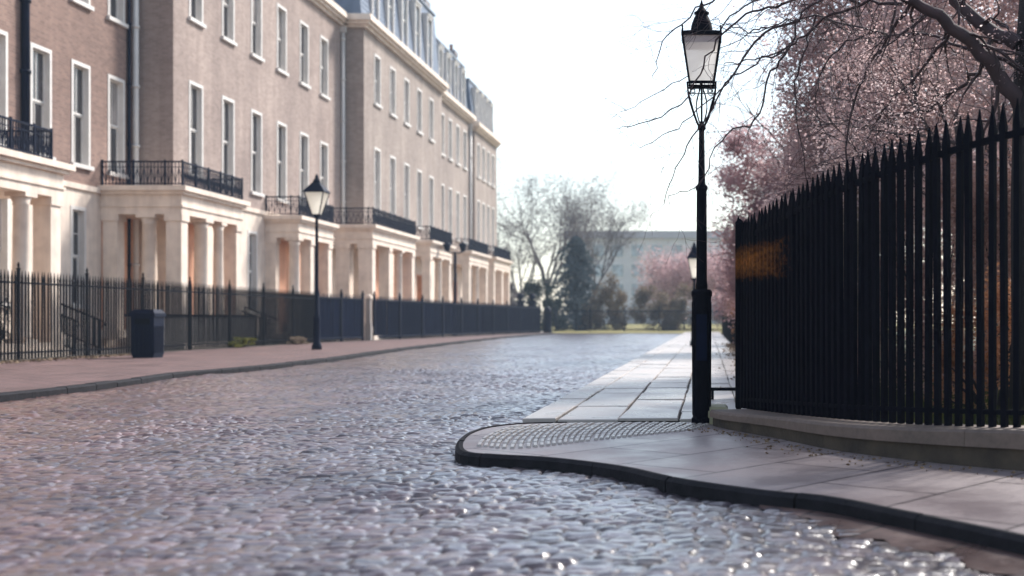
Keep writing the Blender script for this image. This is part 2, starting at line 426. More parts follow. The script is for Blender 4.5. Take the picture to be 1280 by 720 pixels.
g.quad((-60, 3.0, ROAD-.045), (-9.2, 3.0, ROAD-.045), (-9.2, 48, ROAD-.06), (-60, 48, ROAD-.06))
g.quad((3.2, 3.0, ROAD-.045), (60, 3.0, ROAD-.045), (60, 12, ROAD-.045), (3.2, 12, ROAD-.045))
g.quad((-60, 48, ROAD-.06), (60, 48, ROAD-.06), (60, 92, ROAD-.06), (-60, 92, ROAD-.06))
tag(g.build('road', M['cobble_far']), kind='structure')

def smooth_path(P, n=8):
    # Catmull-Rom through the points
    P = [Vector((*p, 0)) if len(p) == 2 else Vector(p) for p in P]; out = []
    Q = [P[0] * 2 - P[1]] + P + [P[-1] * 2 - P[-2]]
    for i in range(1, len(Q) - 2):
        for k in range(n):
            t = k / n; a, b, c, d = Q[i-1], Q[i], Q[i+1], Q[i+2]
            out.append(.5 * ((2*b) + (c-a)*t + (2*a-5*b+4*c-d)*t*t + (3*b-a-3*c+d)*t**3))
    out.append(P[-1]); return out

def offset(P, d):
    out = []
    for i, p in enumerate(P):
        t = (P[min(i+1, len(P)-1)] - P[max(i-1, 0)]); t.z = 0; t.normalize()
        out.append(p + Vector((-t.y, t.x, 0)) * d)
    return out

def resample(P, step):
    L = [0]
    for a, b in zip(P, P[1:]): L.append(L[-1] + (b-a).length)
    n = max(2, int(round(L[-1] / step)) + 1); out = []; j = 0
    for k in range(n):
        s = L[-1] * k / (n-1)
        while j < len(P)-2 and L[j+1] < s: j += 1
        t = (s - L[j]) / max(1e-9, L[j+1]-L[j]); out.append(P[j].lerp(P[j+1], t))
    return out

def kerb_stones(name, P, side, w, top, bottom, stone, mat):
    """a row of kerb stones following P, rounded on the road side"""
    P = resample(P, .12); I = offset(P, side * w); I2 = offset(P, side * .025)
    mb = MB(); per = max(2, int(stone / .12)); i = 0
    while i < len(P) - 1:
        j = min(len(P) - 1, i + per + random.choice((-1, 0, 1)))
        dz = random.uniform(-.006, .006); sh = random.uniform(-.006, .006)
        P_, I_, I2_ = P, I, I2; P, I, I2 = list(P), list(I), list(I2)
        for W in (P, I, I2): W[j] = W[j].lerp(W[j-1], .12)
        A = [(p.x+sh, p.y, bottom) for p in P[i:j+1]]; B = [(p.x+sh, p.y, top-.022+dz) for p in P[i:j+1]]
        C = [(p.x+sh, p.y, top+dz) for p in I2[i:j+1]]; D = [(p.x+sh, p.y, top+dz) for p in I[i:j+1]]
        E = [(p.x, p.y, bottom) for p in I[i:j+1]]
        for u, v in ((A, B), (B, C), (C, D), (D, E)): mb.strip(u, v)
        mb.add([A[0], B[0], C[0], D[0], E[0]], [(0, 1, 2, 3, 4)]); mb.add([A[-1], B[-1], C[-1], D[-1], E[-1]], [(4, 3, 2, 1, 0)])
        P, I, I2 = P_, I_, I2_
        i = j
    return tag(mb.build(name, mat), kind='structure')

# left pavement (red brick) with its wavering kerb
LK = smooth_path([(-8.9, -4), (-8.7, 8), (-8.62, 13), (-8.55, 16), (-8.75, 18.5), (-9.02, 20.5), (-8.85, 23), (-8.9, 28), (-9.8, 38.5), (-10.6, 55), (-11.0, 68), (-11.0, 86)], 8)
kerb_stones('kerb', LK, 1, .16, .006, -.2, .95, M['kerb'])
LKi = offset(LK, .15)
FEN = [(-15.5, 20), (-15.5, 48), (-14.95, 53), (-11.85, 84.5), (-11.7, 86)]
def fx(y):
    for (a, b), (c, d) in zip(FEN, FEN[1:]):
        if y <= d: return a + (c-a) * (y-b) / (d-b)
    return FEN[-1][0]
mb = MB(); A = [(p.x, p.y, 0) for p in LKi]; B = [(fx(max(20, p.y)) - .35, p.y, 0) for p in LKi]
mb.strip(A, B)
tag(mb.build('pavement', M['brick_paving']), kind='structure')
mb = MB(); ys = [-4, 20, 48, 53, 70, 84.5, 95]
mb.strip([(fx(max(20, y)) - .34, y, .004) for y in ys], [(-22.5, y, .004) for y in ys])
tag(mb.build('forecourt', M['flag_white']), kind='structure')
# soil strip at the foot of the railings
mb = MB(); ys = [22 + i for i in range(64)]
mb.strip([(fx(y) + .22 + .1 * math.sin(y * 1.7) + .05 * math.sin(y * 4.1), y, .006) for y in ys], [(fx(y) - .33, y, .006) for y in ys])
tag(mb.build('soil_strip', M['earth']), kind='structure')

# right pavement: flagged walk along the street
cols = [-1.66, -1.34, -.80, -.26, .30, .86]
mb = MB()
for a, b in zip(cols, cols[1:]):
    y = 10.62 + (random.uniform(0, .05))
    while y < 88:
        L = random.uniform(.75, 1.7); y2 = min(88, y + L)
        z = .022 + random.uniform(-.005, .005); gp = .007; t1 = random.uniform(-.004, .004)
        w = [random.uniform(-.008, .008) for _ in range(4)]
        x0, x1, ya, yb = a + gp, b - gp, y + gp, y2 - gp
        top = [(x0+w[0], ya, z), (x1+w[1], ya, z+t1), (x1+w[2], yb, z+t1), (x0+w[3], yb, z)]
        bv = .008
        ins = [(x0+w[0]+bv, ya+bv, z), (x1+w[1]-bv, ya+bv, z+t1), (x1+w[2]-bv, yb-bv, z+t1), (x0+w[3]+bv, yb-bv, z)]
        lo = [(p[0], p[1], p[2]-.007) for p in top]; bo = [(p[0], p[1], -.25) for p in top]
        mb.add(ins + lo + bo, [(0, 1, 2, 3)] + [(4+i, 4+(i+1) % 4, (i+1) % 4, i) for i in range(4)] + [(8+i, 8+(i+1) % 4, 4+(i+1) % 4, 4+i) for i in range(4)])
        y = y2
tag(mb.build('pavement', M['flags']), kind='structure')
mb = MB(); mb.box(-1.64, 10.66, -.25, .86, 88, .002); tag(mb.build('pavement_bed', M['earth']), kind='structure')

# corner apron
KC = [(-1.25, 10.56), (-1.62, 10.45), (-1.86, 10.12), (-1.93, 9.57), (-1.87, 8.90), (-1.70, 8.20), (-1.42, 7.97), (-1.05, 7.80), (-.56, 7.34), (-.20, 6.78), (.25, 6.31), (.59, 6.05), (.87, 5.63), (1.26, 5.02), (1.75, 4.1), (2.4, 2.6), (3.3, .5), (4.2, -3)]
KP = smooth_path(KC, 8)
kerb_stones('kerb', KP, 1, .055, .003, -.22, 1.0, M['kerb'])
KI = offset(KP, .052)
mb = MB()
n = len(KI); inner = []
for i in range(n):
    t = i / (n-1); inner.append((min(9, .86 + max(0, (t-.25)) * 12), 10.58 - max(0, (t-.25)) * 6, 0))
mb.strip([(p.x, p.y, 0) for p in KI], inner)
tag(mb.build('pavement', M['corner_flags']), kind='structure')
GP = [p for p in KP if p.x > .2 and p.y < 7.3]; Go = offset(GP, -.34); mb = MB()
GA = []; GB = []
for i, (p, q) in enumerate(zip(GP, Go)):
    t = min(1, i / 14); e = p.lerp(q, t * (.8 + .2 * math.sin(i * 1.3))); GA.append((p.x, p.y, ROAD + .006)); GB.append((e.x, e.y, ROAD - .008))
mb.strip(GB, GA)
tag(mb.build('gutter', M['gutter']), kind='structure')
# ribbed setts round the corner
mb = MB()
ca = smooth_path([(-1.60, 10.18), (-1.2, 10.38), (-.5, 10.45), (.0, 10.33)], 10)
cb = smooth_path([(-1.62, 8.50), (-1.30, 8.38), (-.80, 9.0), (-.15, 9.75)], 10)
ca = resample(ca, .03); cb = resample(cb, .03)
nr = 36
for k in range(nr):
    t = k / (nr - 1)
    a = ca[int(t * (len(ca)-1))]; b = cb[int(t * (len(cb)-1))]
    bow = Vector((-.16 * (1 - t), 0, 0)); m_ = (a + b) * .5 + bow
    nseg = 7
    prev = None
    for q in range(nseg):
        u0 = q / nseg + .012; u1 = (q+1) / nseg - .012
        def bez(u): return a * (1-u)**2 + m_ * 2 * u * (1-u) + b * u * u
        p0, p1 = bez(u0), bez(u1); z = .004 + random.uniform(0, .005)
        d = (p1 - p0); d.z = 0; d.normalize(); s = Vector((-d.y, d.x, 0)) * .0195; s2 = s * .6; e = d * .008
        vs = [p0 - s, p0 + s, p1 + s, p1 - s]; ts = [p0 - s2 + e, p0 + s2 + e, p1 + s2 - e, p1 - s2 - e]
        mb.add([(v.x, v.y, -.01) for v in vs] + [(v.x, v.y, z + .008) for v in ts], [(4, 5, 6, 7)] + [(i, (i+1) % 4, 4+(i+1) % 4, 4+i) for i in range(4)])
tag(mb.build('ribbed_paving', M['flags']), kind='structure')

# garden behind the railings, verge at the road end
mb = MB(); mb.add([(.40, 10.9, .10), (.75, 9.6, .10), (1.2, 8.6, .11), (2.0, 7.6, .12), (3.2, 6.9, .12), (9, 5.8, .12), (60, 5.8, .12), (60, 90, .12), (1.0, 90, .12), (1.0, 14, .12)], [tuple(range(10))])
tag(mb.build('garden_ground', M['lawn']), kind='structure')
mb = MB(); mb.quad((-60, 88.5, -.04), (60, 88.5, -.04), (60, 200, .35), (-60, 200, .35)); mb.quad((-60, 88.5, -.3), (60, 88.5, -.3), (60, 88.5, -.04), (-60, 88.5, -.04))
tag(mb.build('grass_verge', M['verge']), kind='structure')

# ------------------------------------------------------------------ houses
WIN = {}
def window_meshes(w, h, rows, key):
    if (w, h, rows) in WIN: return WIN[(w, h, rows)]
    t = .05; d = -.30
    f = MB()   # painted reveal lining
    f.box(d, -w/2, 0, .022, -w/2 + t, h); f.box(d, w/2 - t, 0, .022, w/2, h)
    f.box(d, -w/2 + t, h - t, .022, w/2 - t, h)
    f.box(.0, -w/2 - .05, 0, .020, -w/2, h + .06); f.box(.0, w/2, 0, .020, w/2 + .05, h + .06); f.box(.0, -w/2, h, .020, w/2, h + .06)
    s = MB(); a = .055; y0, y1 = -w/2 + t, w/2 - t; hm = h * .5
    for zz0, zz1, xx in ((0, hm, -.20), (hm, h - t, -.165)):
        s.box(xx, y0, zz0, xx + .035, y0 + a, zz1); s.box(xx, y1 - a, zz0, xx + .035, y1, zz1)
        s.box(xx, y0 + a, zz0, xx + .035, y1 - a, zz0 + a); s.box(xx, y0 + a, zz1 - a * .8, xx + .035, y1 - a, zz1)
        for r_ in range(1, rows):
            zc = zz0 + (zz1 - zz0) * r_ / rows; s.box(xx + .004, y0 + a, zc - .012, xx + .03, y1 - a, zc + .012)
        s.box(xx + .006, -.012, zz0 + a, xx + .032, .012, zz1 - a * .8)
    p = MB(); p.quad((-.19, y0, 0), (-.19, y1, 0), (-.19, y1, hm), (-.19, y0, hm)); p.quad((-.15, y0, hm), (-.15, y1, hm), (-.15, y1, h - t), (-.15, y0, h - t))
    half = p.mesh('pane', [M['pane'], M['pane_blind']]); half.polygons[1].material_index = 1
    si = MB(); si.box(-.26, -w/2 - .12, -.12, .10, w/2 + .12, -.001)
    r = (f.mesh('window', M['white']), s.mesh('sash', M['white']), [p.mesh('pane', M['pane']), p.mesh('pane', M['pane_blind']), half], si.mesh('sill', M['white']))
    WIN[(w, h, rows)] = r; return r

def house(name, label, x, y0, y1, H, zs, wins, brick, doors=(), group='terraced houses along the street'):
    """x: facade plane. wins: (y, w, z0, z1, rows, blind); doors: (y, w, h) at world y"""
    T = thing(name, (x, y0, 0), label, 'house', group)
    L = y1 - y0
    ops = [(w[0]-y0-w[1]/2, w[0]-y0+w[1]/2, w[2], w[3]) for w in wins]
    ops += [(d[0]-y0-d[1]/2, d[0]-y0+d[1]/2, .35, .35 + d[2]) for d in doors]
    ysv = sorted({0, L} | {o[0] for o in ops} | {o[1] for o in ops}); zsv = sorted({0, zs, H} | {o[2] for o in ops} | {o[3] for o in ops})
    w = MB()
    for a, b in zip(ysv, ysv[1:]):
        for c, d in zip(zsv, zsv[1:]):
            ym, zm = (a+b)/2, (c+d)/2
            if any(o[0] < ym < o[1] and o[2] < zm < o[3] for o in ops): continue
            w.quad((0, a, c), (0, b, c), (0, b, d), (0, a, d), 1 if zm < zs else 0)
    D = -10
    for yy in (0, L):
        q = [(D, yy, zs), (0, yy, zs), (0, yy, H), (D, yy, H)]; q2 = [(D, yy, 0), (0, yy, 0), (0, yy, zs), (D, yy, zs)]
        w.quad(*(q if yy == 0 else q[::-1]), 0); w.quad(*(q2 if yy == 0 else q2[::-1]), 1)
    w.quad((D, L, 0), (D, 0, 0), (D, 0, H), (D, L, H), 0); w.quad((D, 0, H), (0, 0, H), (0, L, H), (D, L, H), 0)
    w.quad((-1.2, 0, 0), (-1.2, L, 0), (-1.2, L, H), (-1.2, 0, H), 0)
    w.build('wall', [brick, M['stucco']], T)
    sc_ = MB(); sc_.box(.0, -.06, zs - .14, .07, L, zs + .02); sc_.box(-1.0, -.07, zs - .14, -.0, -.0, zs + .02)
    sc_.build('string_course', M['stucco'], T)
    for (y, ww, z0, z1, rows, blind) in wins:
        f, s, p, si = window_meshes(ww, round(z1 - z0, 2), rows, name)
        o = link('window', f, T, (0, y - y0, z0))
        link('sash', s, o); link('pane', p[random.choice((1, 1, 2, 0)) if blind else random.choice((0, 0, 2))], o); link('sill', si, o)
    for (y, dw, dh) in doors:
        dm = MB(); dm.box(-.42, -dw/2, 0, -.36, dw/2, dh - .55)
        for pz in (.25, 1.25):
            for py in (-dw/4, dw/4): dm.box(-.36, py - dw*.17, pz, -.345, py + dw*.17, pz + .8)
        o = dm.build('door', M['door_brown'] if random.random() < .6 else M['wood_dark'], T, (0, y - y0, .35))
        fm = MB()
        fm.box(-.45, -dw/2 - .004, 0, .03, -dw/2 + .06, dh); fm.box(-.45, dw/2 - .06, 0, .03, dw/2 + .004, dh); fm.box(-.45, -dw/2 + .06, dh - .08, .03, dw/2 - .06, dh)
        fm.box(-.40, -dw/2 + .06, dh - .6, -.33, dw/2 - .06, dh - .55)
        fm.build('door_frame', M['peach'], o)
        pm = MB(); pm.quad((-.38, -dw/2, dh - .55), (-.38, dw/2, dh - .55), (-.38, dw/2, dh), (-.38, -dw/2, dh)); pm.build('fanlight', M['pane'], o)
        km = MB(); km.lathe([(.0, -.03), (.03, -.02), (.03, .02), (.0, .03)], -.33, dw*.36, 8); km.build('handle', M['lead'], o, (0, 0, 1.05))
    return T

def cornice(T, L, z, proj, near=True):
    m = MB()
    for dx, z0, z1 in ((proj*.35, -.34, -.20), (proj*.7, -.20, -.06), (proj, -.06, .12), (proj*.9, .12, .24)):
        m.box(0.001, -dx, z+z0, dx, L, z+z1)
        if near: m.box(-6, -dx, z+z0, .001, -.001, z+z1)
    m.build('cornice', M['stucco'], T)

def pipe(T, x, y, z0, z1, mat, r=.065):
    m = MB(); m.tube([(x, y, z0), (x, y, z1)], r, 8)
    z = z0 + .6
    while z < z1: m.tube([(x, y, z), (x, y, z + .09)], r * 1.35, 8); z += 1.9
    m.box(x - .14, y - .12, z1 - .02, x + .14, y + .12, z1 + .25)
    m.build('drainpipe', mat, T)

def mansard(T, L, z0, z1, set0, dys, dw, dh, lean=.35):
    m = MB(); a, b = -set0, -set0 - lean; D = -9.5
    m.add([(a, .0, z0), (a, L, z0), (b, L, z1), (b, .0, z1), (D, 0, z0), (D, L, z0), (D, L, z1), (D, 0, z1)], [(0, 1, 2, 3), (4, 0, 3, 7), (1, 5, 6, 2), (3, 2, 6, 7)])
    # slate courses
    z = z0 + .22
    while z < z1:
        t = (z - z0) / (z1 - z0); xx = a + (b-a) * t
        m.box(xx - .02, .0, z - .012, xx + .018, L, z + .012); z += .25
    m.box(b - .3, -.05, z1 - .03, b + .10, L + .05, z1 + .10, 1)
    m.build('roof', [M['slate'], M['lead']], T)
    for y in dys:
        d = MB(); x0 = a + .05; zt = z0 + .2 + dh
        d.box(x0 - .7, -dw/2, 0, x0, -dw/2 + .12, dh); d.box(x0 - .7, dw/2 - .12, 0, x0, dw/2, dh)
        d.box(x0 - .7, -dw/2 + .12, dh - .14, x0, dw/2 - .12, dh); d.box(x0 - .7, -dw/2 - .06, dh, x0 + .07, dw/2 + .06, dh + .07)
        d.box(x0 - .5, -dw/2 + .12, 0, x0, dw/2 - .12, .08)
        d.box(x0 - .16, -dw/2 + .12, dh*.5 - .03, x0 - .10, dw/2 - .12, dh*.5 + .03); d.box(x0 - .16, -.02, .08, x0 - .11, .02, dh - .14)
        o = d.build('dormer', M['white'], T, (0, y, z0 + .2))
        p = MB(); p.quad((x0 - .14, -dw/2 + .1, .05), (x0 - .14, dw/2 - .1, .05), (x0 - .14, dw/2 - .1, dh - .1), (x0 - .14, -dw/2 + .1, dh - .1)); p.build('pane', M['pane_sky'], o)

def chimney(T, x0, y0, x1, y1, z0, z1, pots):
    m = MB(); m.box(x0, y0, z0, x1, y1, z1 - .3); m.box(x0 - .08, y0 - .08, z1 - .3, x1 + .08, y1 + .08, z1)
    o = m.build('chimney', M['brick_pale'], T)
    for k in range(pots):
        t = (k + .5) / pots; p = MB(); p.lathe([(.13, 0), (.11, .35), (.14, .4), (.14, .46), (.1, .46)], 0, 0, 8)
        p.build('chimney_pot', M['pot'], o, (x0 + (x1-x0) * t, (y0+y1)/2, z1))

def iron_run(m, a, b, z0, z1, sp=.105, w=.02):
    """balcony rail between two points on the ledge"""
    a = Vector((*a, 0)); b = Vector((*b, 0)); L = (b-a).length; n = max(1, int(L / sp))
    for z, ww in ((z0 + .08, .03), (z1 - .16, .022), (z1, .045)): m.bar(a + Vector((0, 0, z)), b + Vector((0, 0, z)), ww)
    for i in range(n + 1):
        p = a.lerp(b, i / n); th = .05 if i % 9 == 0 else w
        m.bar(p + Vector((0, 0, z0)), p + Vector((0, 0, z1 + (.06 if i % 9 == 0 else 0))), th)
        if i < n:
            q = a.lerp(b, (i + 1) / n); u, v = (p, q) if i % 2 else (q, p)
            m.bar(u + Vector((0, 0, z0 + .1)), v + Vector((0, 0, z1 - .18)), .016)

def portico(T, ox, oy, xf, xb, y0, y1, ztop, side_cols, front_cols, balcony=True, mat='navy_iron', bal=None, xb2=None, ysplit=None):
    """T sits at (ox, oy). xf: front plane, xb: wall behind; all world coordinates. returns the portico part"""
    lx = lambda v: v - ox
    ly = lambda v: v - oy
    m = MB()
    zc = ztop - .85    # underside of entablature
    e = .16
    def ring(z0, z1, pr):
        yb = ysplit if ysplit else y1
        m.box(lx(xb) + .003, ly(y0) - pr, z0, lx(xf) + pr, ly(yb) + (pr if not ysplit else 0), z1)
        if ysplit: m.box(lx(xb2) + .003, ly(ysplit), z0, lx(xf) + pr, ly(y1) + pr, z1)
    ring(zc, zc + .22, 0.0); ring(zc + .22, zc + .28, .04); ring(zc + .28, ztop - .25, .0); ring(ztop - .25, ztop - .15, .10); ring(ztop - .15, ztop, .20)
    # steps / floor
    P = m.build('portico', M['stucco'], T)
    m = MB(); m.box(lx(xb2 or xb) + .003, ly(y0) - .1, .0, lx(xf) + .1, ly(y1) + .1, .20); m.box(lx(xb2 or xb) + .004, ly(y0), .20, lx(xf), ly(y1), .35)
    m.build('porch_step', M['stucco'], T)
    def column(x, y, r):
        c = MB(); z0, z1 = .35, zc
        c.box(-r*1.25, -r*1.25, z0, r*1.25, r*1.25, z0 + .1)
        c.lathe([(r*1.2, z0 + .1), (r*1.2, z0 + .17), (r*1.02, z0 + .24), (r, z0 + .3), (r*.97, z0 + 1.6), (r*.86, z1 - .3), (r*.95, z1 - .28), (r*.88, z1 - .24), (r*1.15, z1 - .1)], 0, 0, 18)
        c.box(-r*1.25, -r*1.25, z1 - .1, r*1.25, r*1.25, z1 - .002)
        c.build('column', M['stucco'], P, (lx(x), ly(y), 0))
    def pier(x, y, hx, hy):
        c = MB(); c.box(-hx - .04, -hy - .04, .35, hx + .04, hy + .04, .6); c.box(-hx, -hy, .6, hx, hy, zc - .2); c.box(-hx - .04, -hy - .04, zc - .2, hx + .04, hy + .04, zc - .002)
        c.build('pier', M['stucco'], P, (lx(x), ly(y), 0))
    for s in side_cols: (pier(s[1], y0 + s[2] + .03, s[2], s[2]) if s[0] == 'p' else column(s[1], y0 + s[2] + .05, s[2]))
    for s in front_cols: (pier(xf - s[2] - .03, s[1], s[2], s[2]) if s[0] == 'p' else column(xf - s[2] - .05, s[1], s[2]))
    if balcony:
        b = MB(); z0, z1 = ztop, ztop + .74
        by0, by1 = bal or (y0 + .05, y1 - .05)
        xi = xb + .03
        if bal is None or by0 == y0 + .05: iron_run(b, (lx(xi), ly(by0)), (lx(xf), ly(by0)), z0, z1)
        else: iron_run(b, (lx(xi), ly(by0)), (lx(xf), ly(by0)), z0, z1)
        iron_run(b, (lx(xf), ly(by0)), (lx(xf), ly(by1)), z0, z1)
        iron_run(b, (lx(xf), ly(by1)), (lx(xb2 or xb) + .03, ly(by1)), z0, z1)
        b.build('balcony_rail', M[mat], T)
    return P

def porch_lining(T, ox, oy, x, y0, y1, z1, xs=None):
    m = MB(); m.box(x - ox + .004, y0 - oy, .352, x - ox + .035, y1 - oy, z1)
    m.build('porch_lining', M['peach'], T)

# A: the brown brick house at the left edge
winsA = [(y, .95, 5.45, 8.37, 1, False) for y in (30.9, 33.0, 35.1, 37.2)] + [(y, .95, 10.2, 12.8, 1, False) for y in (30.9, 33.0, 35.1, 37.2)]
winsA += [(34.95, .75, 1.35, 4.15, 2, False), (31.0, .9, 1.35, 4.15, 2, False)]
A_ = house('brick_house', 'brown brick house set back at the left edge of the photo, with small iron balcony', -18.35, 20, 38.6, 15.2, 4.85, winsA, M['brick_left'], doors=[(26.9, 1.2, 3.0), (37.6, 1.15, 3.1)])
cornice(A_, 18.6, 15.2, .4, False)
pipe(A_, .09, 18.28, .1, 14.4, M['white'], .10); pipe(A_, .07, 17.9, .1, 14.4, M['navy_iron'], .055); pipe(A_, .09, 12.1, 5.0, 14.4, M['navy_iron'], .11)
portico(A_, -18.35, 20, -15.95, -18.35, 23.5, 29.7, 4.75, [('p', -16.2, .2)], [('p', 23.8, .2), ('c', 26.0, .20), ('c', 28.3, .2), ('p', 29.4, .22)], bal=(23.6, 29.15))
# B: the long buff brick house
yB = (40.3, 43.0, 45.7, 48.4, 51.1, 53.75)
winsB = [(y, 1.0, 5.75, 8.8, 1, i in (1, 3)) for i, y in enumerate(yB)] + [(y, 1.0, 10.95, 13.5, 1, i in (0, 2, 3)) for i, y in enumerate(yB)]
winsB += [(45.3, .85, 1.25, 4.2, 2, True), (52.4, .85, 1.25, 4.2, 2, False)]
B_ = house('brick_house', 'long buff brick house with corner porch and iron balcony behind the see-through railings', -17.2, 38.6, 56.5, 15.0, 5.1, winsB, M['brick_main'], doors=[(39.7, 1.2, 3.1), (49.2, 1.3, 3.1)])
cornice(B_, 17.9, 15.0, .4)
pipe(B_, .10, 17.62, .1, 14.4, M['white'], .09)
portico(B_, -17.2, 38.6, -15.9, -18.35, 36.25, 41.0, 4.95, [('p', -18.08, .22), ('c', -17.0, .23)], [('p', 36.52, .23), ('c', 38.3, .23), ('c', 39.5, .17), ('p', 40.75, .22)], xb2=-17.2, ysplit=38.6)
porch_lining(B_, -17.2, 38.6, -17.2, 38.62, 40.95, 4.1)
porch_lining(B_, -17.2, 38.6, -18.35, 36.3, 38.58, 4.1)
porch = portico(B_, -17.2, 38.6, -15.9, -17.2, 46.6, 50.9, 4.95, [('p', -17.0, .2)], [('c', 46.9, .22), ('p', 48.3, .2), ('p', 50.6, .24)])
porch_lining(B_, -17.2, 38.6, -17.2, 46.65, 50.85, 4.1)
# C: the tall house standing forward
yC = (58.8, 61.65, 64.5, 67.35, 70.25)
winsC = [(y, 1.0, 6.1, 9.25, 1, i % 2 == 0) for i, y in enumerate(yC)] + [(y, 1.0, 11.45, 13.8, 1, True) for y in yC] + [(62.6, .9, 1.25, 4.2, 2, True), (71.5, .8, 1.25, 4.2, 2, True)]
C_ = house('brick_house', 'tall tan brick house standing forward with slate attic and five white dormers', -16.2, 56.5, 73.0, 15.0, 5.3, winsC, M['brick_far'], doors=[(57.9, 1.3, 3.1), (60.2, 1.3, 3.1), (67.3, 1.3, 3.1)])
cornice(C_, 16.5, 15.0, .45)
mansard(C_, 16.5, 15.24, 19.4, .12, [y - 56.5 for y in yC] , 1.25, 3.2)
chimney(C_, -3.2, 15.9, -.9, 17.0, 15.0, 20.3, 4)
portico(C_, -16.2, 56.5, -14.95, -17.15, 53.5, 61.3, 5.15, [('p', -16.3, .3), ('p', -15.35, .25)], [('p', 53.8, .25), ('p', 56.6, .24), ('c', 58.9, .22), ('p', 61.0, .25)], xb2=-16.2, ysplit=56.45)
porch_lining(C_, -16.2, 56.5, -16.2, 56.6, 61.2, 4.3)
portico(C_, -16.2, 56.5, -14.95, -16.2, 64.6, 70.0, 5.2, [('p', -16.0, .2)], [('p', 64.9, .22), ('c', 67.6, .2), ('p', 69.7, .22)])
# D and E at the far end
yD = (74.5, 76.8, 79.1, 81.4)
winsD = [(y, .95, 6.2, 9.3, 2, True) for y in yD] + [(y, .95, 11.2, 13.7, 2, True) for y in yD]
D_ = house('brick_house', 'narrow tan brick house with lower slate attic, third from the far end of terrace', -16.5, 73.0, 83.4, 14.8, 5.3, winsD, M['brick_far'], doors=[(78.2, 1.3, 3.1)])
D_['label'] = 'tan brick house between the tall dormered house and the end house, chimney above its attic'
cornice(D_, 10.4, 14.8, .4, False)
mansard(D_, 10.4, 15.04, 18.4, .12, [y - 73.0 for y in yD], 1.15, 2.6)
pipe(D_, .10, .2, .1, 14.2, M['navy_iron'], .07); pipe(D_, .10, 9.9, .1, 14.2, M['white'], .09)
chimney(D_, -2.6, 9.2, -.9, 10.1, 14.8, 19.4, 3)
portico(D_, -16.5, 73.0, -14.95, -16.5, 75.2, 81.6, 5.25, [('p', -16.3, .2)], [('p', 75.5, .22), ('c', 78.6, .2), ('p', 81.3, .22)])
yE = (84.7, 86.6, 88.5, 90.4)
winsE = [(y, .9, 6.2, 9.3, 2, True) for y in yE] + [(y, .9, 11.0, 13.3, 2, True) for y in yE]
E_ = house('brick_house', 'last tan brick house of the terrace, at its far end beside the sky', -16.2, 83.4, 92.0, 14.4, 5.3, winsE, M['brick_far'], doors=[(85.6, 1.3, 3.1), (88.4, 1.3, 3.1)])
cornice(E_, 8.6, 14.4, .4)
mansard(E_, 8.6, 14.64, 17.6, .12, [y - 83.4 for y in yE], 1.05, 2.3)
portico(E_, -16.2, 83.4, -14.9, -16.2, 83.6, 90.4, 5.3, [('p', -16.0, .2)], [('p', 83.9, .22), ('p', 87.2, .26), ('p', 90.1, .22)])

# ------------------------------------------------------------------ railings
def picket_mesh(h, w, tip, name, mat):
    m = MB(); m.box(-w/2, -w/2, 0, w/2, w/2, h - tip)
    # spear head
    z = h - tip
    m.frustum(0, 0, z, w*.5, w*.5, z + tip*.28, w*.62, w*.5); m.frustum(0, 0, z + tip*.28, w*.62, w*.5, h, w*.08, w*.08)
    return m.mesh(name, mat)

